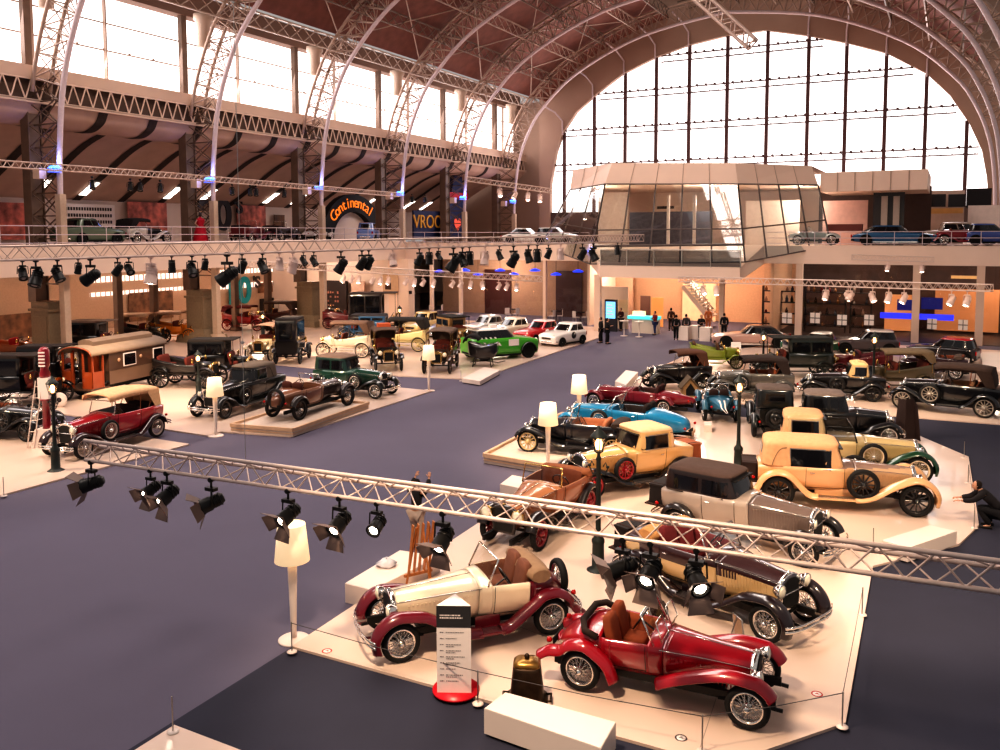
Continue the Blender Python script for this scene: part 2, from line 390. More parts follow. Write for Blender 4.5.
    # wheels
    for x in(xf,xr):
        for sd in(-1,1):
            M=MT(x,sd*ty,R)@(RZ(steer) if x==xf else Matrix())
            add_wheel(root,wk,R,rim,0,0,0,det>1,tirew,M=M)
    # wings
    yi,yo=ty-.15,ty+.13; rf=R+.075
    FW=[];
    if fs=='clam':
        fp=arc(xf,R,rf,18,112,7)+[(xf-.52,R+.26),(xf-.72,R+.1),(xf-.92,R+.0),(xf-1.12,R-.04),(xf-1.22,R-.045)]; rp=[(xr+.86,R-.045),(xr+.74,R-.03),(xr+.58,R+.07)]+arc(xr,R,rf,40,172,8)
    elif fs=='flow':
        fp=[(xf+rf*.98,R-.12)]+arc(xf,R,rf+.03,8,100,6)+[(xf-.4,R+.37),(xf-.62,R+.25),(xf-.85,R+.1),(xf-1.05,R+.0),(xf-1.25,R-.05),(xf-1.4,R-.06)]; rp=[(xr+.95,R-.06),(xr+.8,R-.04),(xr+.64,R+.06)]+arc(xr,R,rf+.03,42,165,8)+[(xr-.62,R-.05)]
    elif fs=='sport':
        fp=arc(xf,R,rf,28,80,4)+[(xf-.35,R+.4),(xf-.9,R+.24),(xf-1.3,R+.07)]; rp=[(xr+.55,R-.06),(xr+.42,R+.2)]+arc(xr,R,rf+.02,70,140,5)+[(xr-.5,R+.23),(xr-.68,R+.12)]
    else:
        fp=arc(xf,R,rf,20,170,9); rp=arc(xr,R,rf,10,160,9)
    ylim=.3 if fs!='cycle' else yi
    for sd in(-1,1):
        for pth,yin in((fp,max(yi-.08,.44) if fs!='cycle' else yi+.03),(rp,yi if fs!='cycle' else yi+.03)):
            mb=MB(); fender(pth,sd*yin,sd*yo,mb,crown,.045); o=mb.build('wing',[FP],root)
    if fs in('clam','flow'):
        for sd in(-1,1):
            mb=MB(); x0,x1=fp[-1][0]+.06,rp[0][0]-.06; zz=fp[-1][1]
            mb.bbox((x1,sd*(w*.72),zz-.035),(x0,sd*yo,zz-.0)); mb.bbox((x1,sd*(w*.72),zz),(x0,sd*(w*.74),zb+.06))
            o=mb.build('running_board',[FP],root)
            if det>1:
                k=MB()
                for q in range(5): k.box(((x0+x1)/2,sd*(w*.8+.03+q*.045),zz+.004),((x0-x1)*.9,.012,.012))
                k.build('tread_strips',[STEEL],o)
    # radiator
    ra=MB(); zt=belt-.13+.1
    rr=[ringpts(rx+dx,.285+e,zb+.02-e*.5,belt-.12+e,.1,.12) for dx,e in((-.05,0),(-.03,.012),(.03,.012),(.045,-.0))]
    ra.rings(rr,0); o=ra.build('radiator_shell',[rad or shell],root)
    co=MB(); co.rings([ringpts(rx+.047,.25,zb+.06,belt-.15,.08,.12),ringpts(rx+.055,.24,zb+.07,belt-.16,.08,.12)],0); co.build('radiator_core',[BM],o)
    cp=MB().lathe([(.03,0),(.035,.03),(.02,.05),(.0,.06)],MT(rx,0,belt-.02),8)
    if mascot: cp.tube([(rx,0,belt+.02),(rx+.03,0,belt+.1),(rx-.06,0,belt+.13)],[.015,.02,.004],5)
    cp.build('radiator_cap',[shell],o)
    for sd in(-1,1): lamp(root,rx+.1,sd*.4,belt-.2,lampr,shell=shell)
    lb=MB().tube([(rx+.04,-ty+.1,belt-.33),(rx+.06,-.3,belt-.33),(rx+.06,.3,belt-.33),(rx+.04,ty-.1,belt-.33)],.014,5)
    for sd in(-1,1): lb.cyl((rx+.07,sd*.4,belt-.33),(rx+.06,sd*.4,belt-.28),.014,n=5)
    lb.build('lamp_bar',[shell],root)
    if bumper:
        for x,s in((rx+.55,1),(xend-.28,-1)):
            bm=MB(); 
            for dz in((0,.075) if det>1 else (0,)):
                bm.rings([[Vector((x-s*.1*(y/.72)**4*1.2,y,R+.02+dz+q)) + Vector((s*e,0,0)) for q,e in((-.022,0),(.022,0),(.022,-.015),(-.022,-.015))] for y in [-.74+1.48*i/12 for i in range(13)]],0)
            for sd in(-1,1): bm.beam((x-s*.02,sd*.33,R+.04),(x-s*.3,sd*.34,R+.03),.03,.04)
            bm.build('bumper',[shell],root)
    # greenhouse or open fittings
    if style in('sedan','coupe'):
        gx0=xend+.06 if style=='sedan' else xr+gr; gx1=cs-.02-cabf; gw=w*.985
        if tail=='round': gx0=xr+.05
        hh=roof-belt
        C=Cabin([(belt-.03,gx0,gx1,gw),(belt+.1,gx0,gx1-.01,gw*.985),(roof-.14,gx0+.05,gx1-.13,gw*.93),(roof-.07,gx0+.08,gx1-.12,gw*.9),(roof-.02,gx0+.16,gx1-.2,gw*.8),(roof+.02,gx0+.4,gx1-.5,gw*.5)],6)
        xq=gx1-1.12 if style=='coupe' else -99; zr=roof-.1
        g=MB().rings([C.ring(*l) for l in catmull(C.L,2)],0,mf=lambda c:1 if (c.z>zr or c.x<xq) else 0)
        g.build('cabin',[UP,TP],root)
        fr=MB(); gl=MB(); z0,z1=belt+.04-wsill,roof-.19
        if style=='coupe': wins=[(gx1-ww,gx1-.14)]
        else:
            L=gx1-.14-(gx0+.28); k=wn; wins=[(gx0+.28+L*i/k+.04,gx0+.28+L*(i+1)/k-.04) for i in range(k)]
        for sd in(-1,1):
            for a,c in wins:
                fr=MB(); gl=MB()
                patchS(fr,lambda x,z:C.side(x,z,sd,.003),[(a-.025,z0-.025),(c+.025,z0-.025)],[(a-.025,z1+.025),(c+.005,z1+.025)])
                patchS(gl,lambda x,z:C.side(x,z,sd,.008),[(a,z0),(c,z0)],[(a,z1),(c-.02,z1)])
                fw_=fr.build('side_window',[UP if style=='sedan' else STEEL],root); gl.build('window_glass',[GLASSDK],fw_)
        fr=MB(); gl=MB()
        patchS(fr,lambda y,z:C.end(y,z,1,.004),[(-gw*.82,belt+.04),(gw*.82,belt+.04)],[(-gw*.78,z1+.04),(gw*.78,z1+.04)])
        patchS(gl,lambda y,z:C.end(y,z,1,.01),[(-gw*.78,belt+.07),(gw*.78,belt+.07)],[(-gw*.74,z1+.01),(gw*.74,z1+.01)],nz=3)
        fw_=fr.build('windscreen_frame',[UP if style=='sedan' else STEEL],root); gl.build('windscreen_glass',[GLASSDK],fw_); fr=MB(); gl=MB()
        patchS(fr,lambda y,z:C.end(y,z,-1,.004),[(-.34,belt+.2),(.34,belt+.2)],[(-.32,z1+.0),(.32,z1+.0)])
        patchS(gl,lambda y,z:C.end(y,z,-1,.008),[(-.31,belt+.23),(.31,belt+.23)],[(-.29,z1-.03),(.29,z1-.03)])
        if style=='coupe':
            sm=MB()
            for sd in(-1,1): sm.tube([C.side(gx1-ww-.1-(.35)*t**.6*1.0,roof-.16-(roof-.16-belt)*t**1.6,sd,.004) for t in [i/8 for i in range(9)]],.007,4)
            sm.build('hood_seam',[CHASSIS],root)
        fw_=fr.build('rear_window',[UP if style=='sedan' else STEEL],root); gl.build('window_glass',[GLASSDK],fw_)
        v=MB(); v.box((gx1-.1,0,roof-.15),(.1,gw*1.5,.025)); v.build('sun_visor',[CHASSIS],root)
    else:
        sx=[ce+.3] if style=='coupe_open' else ([cs-.75] if ce>cs-1.5 else [cs-.75,xr+.25])
        for x in sx:
            if det>1 and style=='coupe_open':
                for sd in(-1,1): seat(root,x,sd*w*.38,belt-.3,w*.7,.46,.55,SM)
            else: seat(root,x,0,belt-.4,w*1.7,.5,.52,SM)
        wheel_steer(root,cs-.32,.3,belt+.02)
        if wind:
            zt=belt+.42; fr=MB(); a=w*.82; sl=.1 if style!='coupe_open' else .2
            pts=[(cs+.08,-a,belt),(cs+.08-sl,-a*.94,zt),(cs+.08-sl,a*.94,zt),(cs+.08,a,belt)]
            fr.tube(pts,.019,5); fr.tube([pts[3],pts[0]],.014,5)
            o=fr.build('windscreen_frame',[shell],root)
            MB().add(pts,[(0,1,2,3)]).build('windscreen_glass',[CLEAR],o)
        if topup:
            canvas_top(root,xr-.2,cs+fwd,w*.98,roof-.12,roof,TP,True,belt-.02)
            bw=MB()
            for x,x2 in((cs-.95,cs-1.0),(xr+.3,xr-.0)):
                for sd in(-1,1): bw.cyl((x,sd*w*.95,belt-.02),(x2,sd*w*.93,roof-.1),.014,n=5)
            bw.build('hood_sticks',[WOOD],root)
        elif folded:
            FM=cloth(*folded); mb=MB(); xx=min(ce,xr+.25) if not tail else ce
            rg=[]
            for i in range(11):
                y=-w*1.02+2.04*w*i/10; e=1-.25*abs(2*i/10-1)**3
                rg.append([Vector((xx-.0+.24*e*cos(t)-.12,y,belt+(.08 if style!='open' else .03)+(.15 if style!='open' else .1)*e*sin(t))) for t in [2*PI*j/10 for j in range(10)]])
            mb.rings(rg,0); mb.build('folded_hood',[FM],root)
    if spare=='side':
        for sd in(-1,1):
            if det>1 or True: add_wheel(root,wk,R*.97,rim,xc+.18,sd*(w*.98+.02),R+.32,det>1,tirew,'spare_wheel')
    elif spare=='rear':
        add_wheel(root,wk,R*.97,rim,0,0,0,det>1,tirew,'spare_wheel',M=MT(xend-(.12 if not tail else .05),0,R+.42)@RZ(PI/2)@RX(.0))
    if trunk:
        t=MB(); x=xend-.2; t.box((x,0,.78),(.36,.84,.42),0,None,.94); t.box((x,0,1.01),(.37,.84,.05)); o=t.build('trunk',[matte(*trunk)],root)
        s=MB()
        for y in(-.3,.3): s.box((x,y,.8),(.385,.05,.48))
        s.box((x,0,.56),(.5,1.0,.03)); s.build('strap',[LEATHERD],o)
    for sd in(-1,1):
        tl=MB().lathe([(.02,-.05),(.045,-.02),(.045,.02),(0,.03)],MT(xend-.12,sd*(w*.8),R+.3)@RY(-PI/2),8); tl.build('tail_lamp',[mat('tail_red',S(170,20,20),.2)],root)
    MB().box((xend-.14,0,R+.16),(.02,.42,.11)).build('number_plate',[matte(30,28,28)],root)
    if extra: extra(root,dict(xf=xf,xr=xr,xc=xc,cs=cs,w=w,belt=belt,D=D,R=R,rx=rx,xend=xend,roof=roof,ty=ty,sy=sy,zb=zb))
    return root
# ---------------------------------------------------------------- modern and veteran cars
def modern(label,pl,body,roofc=None,kind='mini',group=None,stripe=None,rim=None,R=.3,extra=None,base=.05,det=1,old=False,cat='car',name='small_car'):
    pos,ang,wb=pl; root=thing(name,label,cat,(pos.x,pos.y,base),ang,group); P=paint(*body); RP=paint(*(roofc or body)); xf=wb/2; xr=-wb/2
    if kind=='mini': w,belt,roof,fo,ro=.8,.86,1.38,.62,.55
    elif kind=='rally': w,belt,roof,fo,ro=.95,1.2,1.75,.75,.7; R=.4
    elif kind=='coupe': w,belt,roof,fo,ro=.88,.82,1.32,.85,.95; R=.32
    elif kind=='estate': w,belt,roof,fo,ro=.76,.88,1.5,.6,.85
    else: w,belt,roof,fo,ro=.8,.95,1.5,.75,.95
    zb=R*.62; hb=belt-.1
    St=[(xf+fo,w*.72,zb+.05,hb-.2,.02),(xf+fo-.12,w*.9,zb,hb-.08,.04),(xf+.1,w*.98,zb,hb,.06),(xf-.55,w,zb,belt-.02,.05),(0,w,zb,belt,.04),(xr,w*.99,zb,belt,.05),(xr-ro+.15,w*.93,zb,belt-.02,.05),(xr-ro,w*.8,zb+.08,belt-.16,.02)]
    if kind=='coupe': St[5]=(xr,w*.98,zb,belt-.0,.05); St[6]=(xr-ro+.2,w*.85,zb+.05,belt-.14,.04); St[7]=(xr-ro,w*.6,zb+.15,belt-.3,.02)
    D=catmull(St,5); b=MB().rings([ringpts(d[0],d[1],d[2],d[3],d[4],.12) for d in D],0).build('body',[P],root)
    g1=xf-.62 if kind!='coupe' else xf-.85; g0=xr-ro+.1 if kind in('mini','estate','rally') else xr-.1
    if kind=='coupe': g0=xr-.35
    C=Cabin([(belt-.04,g0,g1,w*.93),(belt+.06,g0+.03,g1-.12,w*.91),(roof-.1,g0+(.16 if kind!='coupe' else .6),g1-.5,w*.78),(roof-.03,g0+(.24 if kind!='coupe' else .75),g1-.6,w*.72),(roof,g0+.5+(.4 if kind=='coupe' else 0),g1-.85,w*.45)],5)
    MB().rings([C.ring(*l) for l in catmull(C.L,2)],0,mf=lambda c:1 if c.z>roof-.11 else 0).build('cabin',[P if old else BLACK,RP],root)
    gl=MB(); z0,z1=belt+.05,roof-.13
    for sd in(-1,1):
        a=C.at(z0); c=C.at(z1); n=2
        for k in range(n):
            f=lambda L,u:(L[1]+.2)+(L[2]-.15-L[1]-.2)*u
            gl=MB(); patchS(gl,lambda x,z:C.side(x,z,sd,.006),[(f(a,k/n+.02),z0),(f(a,(k+1)/n-.02),z0)],[(f(c,k/n+.02),z1),(f(c,(k+1)/n-.02),z1)]); gl.build('window_glass',[GLASSDK],root)
    for s in(-1,1): gl=MB(); patchS(gl,lambda y,z:C.end(y,z,s,.008),[(-w*.72,z0),(w*.72,z0)],[(-w*.6,z1),(w*.6,z1)],nz=3); gl.build('windscreen_glass',[GLASSDK],root)
    ty=w-.1
    for x in(xf,xr):
        for sd in(-1,1):
            add_wheel(root,'modern' if not old else 'disc',R,rim or STEEL,x,sd*ty,R,det>1,.2)
            rg=[[Vector((x+(q)*cos(a),y,R+q*sin(a))) for a in [PI*1.12*i/12-.19 for i in range(13)]] for q,y in((R+.02,sd*(w*.985)),(R+.02,sd*(w+.02)),(R+.075,sd*(w+.02)),(R+.08,sd*(w*.985)))]
            mb=MB()
            vs=[p for r in rg for p in r]; fs=[(k*13+i,k*13+i+1,(k+1)*13+i+1,(k+1)*13+i) for k in range(3) for i in range(12)]; mb.add(vs,fs,0,True)
            mb.add([(x+(R+.02)*cos(2*PI*i/20),sd*(w*.993+.004),R+(R+.02)*sin(2*PI*i/20)) for i in range(20)],[tuple(range(20))],0)
            mb.build('wheel_arch',[DARK],root)
    for sd in(-1,1):
        lamp(root,xf+fo-.1,sd*w*.66,hb-.12,.1 if kind!='coupe' else .08)
        MB().box((xr-ro+.03,sd*w*.78,belt-.22),(.08,.12,.2)).build('tail_lamp',[mat('tail_red',S(170,20,20),.2)],root)
    gr=MB(); gr.box((xf+fo+.0,0,hb-.26),(.04,w*.9,.12))
    for k in range(3): gr.box((xf+fo+.02,0,hb-.3+k*.04),(.02,w*.9,.012),1)
    gr.build('grille',[DARK,CHROME],root)
    bm=MB()
    for x,s in((xf+fo+.03,1),(xr-ro-.03,-1)): bm.rings([[Vector((x-s*.25*(abs(y)/w)**4+s*e,y,zb+.14+q)) for q,e in((-.05,0),(.05,0),(.05,-.05),(-.05,-.05))] for y in [-w*.95+1.9*w*i/8 for i in range(9)]],0)
    bm.build('bumper',[CHROME if old or kind=='mini' else DARK],root)
    sl=MB()
    for sd in(-1,1): sl.bbox((xr+R+.1,sd*(w-.02),zb-.03),(xf-R-.1,sd*(w+.015),zb+.06)); 
    sl.build('sill',[CHROME if kind=='coupe' else DARK],root)
    if stripe:
        sp=MB(); SPc=mat('stripe_%d_%d_%d'%stripe,S(*stripe),.4)
        for y in(-.22,.22):
            for a,c in((xf+fo-.2,g1+.05),): sp.grid(lambda u,v:Vector((a+(c-a)*u,y+(v-.5)*.16,lerp_at(D,a+(c-a)*u)[3]+lerp_at(D,a+(c-a)*u)[4]*(1-(abs(y)/lerp_at(D,a+(c-a)*u)[1])**2.4)+.008)),6,1,0)
        sp.build('bonnet_stripe',[SPc],root)
    if extra: extra(root,dict(D=D,C=C,w=w,belt=belt,roof=roof,xf=xf,xr=xr,zb=zb,g0=g0,g1=g1,R=R))
    return root
def veteran(label,pos,ang,body=(18,16,16),top=(48,40,36),kind='limo',wb=2.3,R=.42,R2=None,rim=None,base=.05,seatc=(110,50,40),group=None,H=2.15,name='veteran_car',cat='car',w=.62,det=1,topc=None,track=1.3,lampr=.1,basket=None,extra=None,chair=True):
    # high, upright cars of the first years: box or canopy over a bench, wooden wheels
    root=thing(name,label,cat,(pos[0],pos[1],base),ang,group); P=paint(*body); T=cloth(*top); SM=cloth(*seatc); rim=rim or paint(*body)
    xf=wb/2; xr=-wb/2; R2=R2 or R; ty=track/2
    fr=MB()
    for sd in(-1,1): fr.beam((xr-.35,sd*.33,R+.14),(xf+.3,sd*.33,R+.14),.05,.1)
    fr.cyl((xf,-ty,R2),(xf,ty,R2),.03); fr.cyl((xr,-ty,R),(xr,ty,R),.04)
    for x,q in((xf,R2),(xr,R)):
        for sd in(-1,1): fr.tube([(x-.4,sd*.35,R+.12),(x,sd*.37,q+.02),(x+.4,sd*.35,R+.12)],.022,4)
    fr.build('chassis',[CHASSIS],root)
    for sd in(-1,1):
        add_wheel(root,'wood',R,rim,xr,sd*ty,R,det>1,.09); add_wheel(root,'wood',R2,rim,xf,sd*ty,R2,det>1,.09)
    zf=R+.2
    bo=MB()
    hb=MB()
    hb.rings([ringpts(x,q,zf-.05,z,.06,.1) for x,q,z in((xf+.12,.25,zf+.42),(xf-.3,.27,zf+.45),(xf-.55,.32,zf+.48))],0); hb.build('bonnet',[P],root)
    ra=MB().rings([ringpts(x,.27,zf-.1,zf+.44,.07,.1) for x in(xf+.1,xf+.18)],0); ra.build('radiator',[BRASS],root)
    MB().box((xf+.185,0,zf+.17),(.012,.42,.42)).build('radiator_core',[DARK],root)
    bo.bbox((xr-.35,-w*.8,zf-.08),(xf-.5,w*.8,zf)); bo.bbox((xf-.6,-w*.8,zf),(xf-.55,w*.8,zf+.55))
    D=catmull([(xf-.55,w*.75,zf,zf+.4,0),(0,w*.92,zf,zf+.42,0),(xr-.05,w,zf,zf+.62,0),(xr-.4,w*.9,zf+.05,zf+.7,0)],4)
    if kind in('limo','van'):
        x1=.25 if kind=='limo' else xf-.65
        bo.rings([ringpts(x,w,zf,zf+.62,.01,.12) for x in(xr-.4,xr,x1)],0)
        C=Cabin([(zf+.58,xr-.4,x1,w),(H-.12,xr-.4,x1,w),(H-.02,xr-.36,x1-.04,w*.96),(H,xr-.2,x1-.2,w*.7)],12)
        MB().rings([C.ring(*l) for l in C.L],0,mf=lambda c:1 if c.z>H-.1 else 0).build('cabin',[P,T],root)
        gl=MB(); fm=MB(); nw=2 if kind=='limo' else 1; a0=xr-.28; L=x1-.1-a0
        for sd in(-1,1):
            for k in range(nw):
                a=a0+L*k/nw+.05; c=a0+L*(k+1)/nw-.05
                patchS(fm,lambda x,z:C.side(x,z,sd,.004),[(a-.03,zf+.66),(c+.03,zf+.66)],[(a-.03,H-.2),(c+.03,H-.2)]); patchS(gl,lambda x,z:C.side(x,z,sd,.01),[(a,zf+.69),(c,zf+.69)],[(a,H-.23),(c,H-.23)])
        for s in(-1,1): patchS(gl,lambda y,z:C.end(y,z,s,.01),[(-w*.6,zf+.75),(w*.6,zf+.75)],[(-w*.6,H-.25),(w*.6,H-.25)])
        gl.build('window_glass',[GLASSDK],root); fm.build('window_frame',[rim],root)
        if kind=='limo':
            seat(root,x1+.35,0,zf+.22,w*1.5,.42,.5,SM); rf=MB(); rf.bbox((x1-.1,-w,H-.05),(xf-.45,w,H)); 
            for sd in(-1,1): rf.cyl((xf-.5,sd*w*.92,zf+.4),(xf-.5,sd*w*.92,H-.04),.016,n=5)
            rf.build('front_canopy',[T],root)
    else:
        bo.rings([tubring(d[0],d[1],d[2],d[3],zf+.03,.12) for d in D],0)
        bo.bbox((xr-.42,-w*.88,zf+.05),(xr-.38,w*.88,zf+.68))
        seat(root,xr+.05,0,zf+.3,w*1.6,.45,.5,SM)
        if chair: seat(root,.25,0,zf+.28,w*1.5,.42,.45,SM)
        if kind=='canopy':
            canvas_top(root,xr-.35,xf-.45,w*1.08,H-.06,H,T,True,zf+.75,drop=.1,arch=.3)
            ps=MB()
            for x in(xr-.3,0,xf-.5):
                for sd in(-1,1): ps.cyl((x,sd*w*.95,zf+.3),(x,sd*w*1.02,H-.08),.013,n=5)
            ps.build('canopy_posts',[BRASS],root)
    bo.build('body',[P],root)
    for sd in(-1,1):
        for x,q in((xf,R2),(xr,R)):
            mb=MB(); fender(arc(x,q,q+.07,35,150,6)+([(x-q-.35,q+.02)] if x>0 else []),sd*(ty-.11),sd*(ty+.12),mb,.01,.01,th=.015,k=3); mb.build('wing',[P],root)
        sb=MB(); sb.bbox((xr+R+.1,sd*(ty-.12),R-.05),(xf-R-.35,sd*(ty+.12),R-.02)); sb.build('step_board',[P],root)
        lamp(root,xf+.12,sd*.42,zf+.35,lampr,shell=BRASS); 
        l=MB(); l.lathe([(.0,-.09),(.05,-.08),(.055,.04),(.03,.08),(.02,.12),(0,.13)],MT(xf-.62,sd*(w+.02),zf+.6),8); l.build('side_lamp',[BRASS],root)
    wheel_steer(root,xf-.85,.25,zf+.62,BLACK,.19)
    if basket: 
        mb=MB().box((xr+.3,0,H+.12),(.6,.7,.2),0,None,.95); o=mb.build('luggage',[cloth(*basket)],root)
    if extra: extra(root)
    return root
# ---------------------------------------------------------------- lights and posts
GLOWW=mat('lamp_shade_glow',S(250,238,215),.8,emit=S(255,216,165),es=.4)
WARM=mat('warm_bulb',(1,.8,.5),.5,emit=(1,.72,.4),es=14); HOT=mat('hot_lens',(1,.9,.8),.3,emit=(1,.86,.7),es=16)
def floor_lamp(px,label,ht=None):
    p=G(*px); s=2.06
    r=thing('floor_lamp',label,'floor lamp',(p.x,p.y,0),0,'white floor lamps along the aisle')
    MB().lathe([(0,0),(.27,0),(.27,.02),(.25,.035),(.04,.05),(0,.05)],None,32).build('base',[WHITE],r)
    MB().lathe([(.045,.045),(.05,.2),(.085,s-.62),(.05,s-.6)],None,20).build('stem',[WHITE],r)
    sh=MB().lathe([(.30,s-.64),(.305,s-.62),(.245,s-.01),(.235,s),(.0,s)],None,40)
    sh.f.pop(); sh.mi.pop(); sh.sm.pop()
    sh=MB(); sh.rings([[Vector((q*cos(2*PI*i/40),q*sin(2*PI*i/40),z)) for i in range(40)] for q,z in((.3,s-.64),(.235,s),(.228,s),(.292,s-.64))],0,True,False,True)
    o=sh.build('lamp_shade',[GLOWW],r); MB().lathe([(0,s-.03),(.225,s-.03),(.225,s-.02),(0,s-.02)],None,30).build('shade_top',[mat('shade_top_glow',S(255,240,210),.8,emit=S(255,236,200),es=.9)],o)
    MB().lathe([(0,s-.45),(.04,s-.42),(.05,s-.35),(.03,s-.28),(0,s-.27)],None,12).build('bulb',[WARM],r)
    return r
def lamp_post(px,label,H=3.0,small=False,z0=0):
    p=G(px[0],px[1],z0) if z0<6 else Vector(px)
    r=thing('lamp_post',label,'street lamp',(p.x,p.y,z0),0,'old street lamps among the cars'); IR=mat('cast_iron_green',S(38,44,42),.5,noise=.1)
    MB().lathe([(.26,0),(.26,.04),(.2,.07),(.13,.12),(.12,.6),(.135,.64),(.13,.7),(.07,.78),(.055,.95),(.045,H*.8),(.06,H*.81),(.035,H*.83),(.03,H-.45),(.07,H-.42),(.03,H-.38)],None,16).build('post',[IR],r)
    c=MB()
    for s in(-1,1): c.tube([(0,0,H*.72),(s*.13,0,H*.70),(s*.2,0,H*.75),(s*.15,0,H*.79),(s*.1,0,H*.76)],.014,5); c.lathe([(0,-.03),(.035,-.02),(.035,.02),(0,.03)],MT(s*.2,0,H*.76),8)
    c.build('bracket',[IR],r)
    l=MB()
    for k in range(6):
        a=2*PI*k/6; l.cyl((.09*cos(a),.09*sin(a),H-.4),(.16*cos(a),.16*sin(a),H-.1),.01,n=4)
    l.lathe([(.1,H-.41),(.1,H-.39)],None,6); l.lathe([(.18,H-.1),(.17,H-.07),(.09,H+.02),(.05,H+.05),(.03,H+.12),(0,H+.14)],None,12)
    o=l.build('lantern',[IR],r)
    MB().lathe([(.05,H-.36),(.07,H-.3),(.075,H-.22),(.04,H-.14),(0,H-.13)],None,12).build('bulb',[mat('street_bulb',(1,.7,.4),.5,emit=(1,.5,.2),es=5)],o)
    MB().lathe([(.085,H-.39),(.15,H-.11)],None,6,smooth=False).build('lantern_glass',[CLEAR],o)
    return r
BLK=mat('lamp_housing_black',S(20,18,18),.45,noise=.1); FLAP=mat('barn_door_metal',S(118,98,90),.45,.1); TRM=mat('truss_aluminium',S(212,190,180),.38,.25,noise=.05)
def stage_light(pos,aim,label,s=1.0,lit=True,doors=True,col=None,group='stage lights on the near truss',k=0):
    # pos = clamp point on the truss tube, lamp hangs below it
    r=thing('stage_light',label,'stage light',pos,0,group); a=Vector(aim).normalized(); C=[col] if col else [BLK]
    m=MB(); m.lathe([(.035*s,-.05*s),(.045*s,0),(.035*s,.04*s)],RX(PI/2),10); m.cyl((0,0,-.03*s),(0,0,-.16*s),.018*s); m.build('clamp',C,r)
    y=MB(); side=Vector((-a.y,a.x,0)); side=(side if side.length>.1 else Vector((1,0,0))).normalized()
    c=Vector((0,0,-.36*s)); 
    y.tube([Vector((0,0,-.16*s))+side*.0,Vector((0,0,-.16*s))+side*.13*s,c+side*.14*s],.012*s,4); y.tube([Vector((0,0,-.16*s)),Vector((0,0,-.16*s))-side*.13*s,c-side*.14*s],.012*s,4)
    y.bbox((-.09*s,-.05*s,-.17*s),(.09*s,.05*s,-.12*s)); y.build('yoke',C,r)
    q=a.to_track_quat('Z','Y').to_matrix().to_4x4(); M=MT(*c)@q
    h=MB(); h.lathe([(0,-.2*s),(.07*s,-.19*s),(.1*s,-.12*s),(.1*s,.0),(.115*s,.02*s),(.115*s,.13*s),(.125*s,.14*s),(.125*s,.17*s),(.1*s,.17*s),(.095*s,.1*s),(0,.1*s)],M,16)
    for z in(-.15,-.1,-.05): h.lathe([(.1*s,z*s),(.11*s,(z+.01)*s),(.1*s,(z+.02)*s)],M,16)
    h.build('housing',C,r)
    MB().lathe([(0,.14*s),(.072*s,.14*s),(.05*s,.165*s),(0,.17*s)],M,14).build('lens',[HOT if lit else mat('lens_off',S(150,140,135),.1)],r)
    if doors:
        for i in range(4):
            R_=M@RZ(i*PI/2); w0,w1=(.12,.17) if i%2 else (.12,.14); L=.2 if i%2 else .17
            d=MB(); A=[R_@Vector((.108*s,-w0*s,.155*s)),R_@Vector((.108*s,w0*s,.155*s)),R_@Vector(((.11+L*.74)*s,w1*s,(.16+L*.68)*s)),R_@Vector(((.11+L*.74)*s,-w1*s,(.16+L*.68)*s))]
            off=(R_.to_3x3()@Vector((.87,0,-.5)))*.006*s
            d.add(A+[p+off for p in A],[(0,1,2,3),(7,6,5,4),(0,4,5,1),(1,5,6,2),(2,6,7,3),(3,7,4,0)]); d.build('barn_door',[FLAP] if not col else C,r)
    return r
def truss(p0,p1,label,w=.3,r=.025,tri=False,cell=.5,up=Vector((0,0,1)),name='lighting_truss',m=None,rb=None):
    p0=Vector(p0); p1=Vector(p1); d=(p1-p0); L=d.length; d.normalize(); sd=d.cross(up).normalized(); u2=sd.cross(d).normalized(); m=m or TRM; rb=rb or r*.5
    root=thing(name,label,'truss',tuple((p0+p1)/2)); o=(p0+p1)/2
    h=w/2; cs=[sd*h+u2*h,-sd*h+u2*h,-sd*h-u2*h,sd*h-u2*h] if not tri else [sd*h*.9+u2*h,sd*h*.9-u2*h,-sd*h*.8]
    for c in cs:
        MB().cyl(p0-o+c,p1-o+c,r,n=8).build('chord',[m],root)
    b=MB(); n=max(2,int(L/cell))
    for i in range(len(cs)):
        a=cs[i]; c=cs[(i+1)%len(cs)]
        for k in range(n):
            q0=p0-o+d*(L*k/n); q1=p0-o+d*(L*(k+.5)/n); q2=p0-o+d*(L*(k+1)/n)
            b.cyl(q0+a,q1+c,rb,n=4,caps=False); b.cyl(q1+c,q2+a,rb,n=4,caps=False)
        for q in(p0-o,p1-o): b.cyl(q+a,q+c,rb,n=4)
    b.build('bracing',[m],root); return root,sd*h,u2*h,d
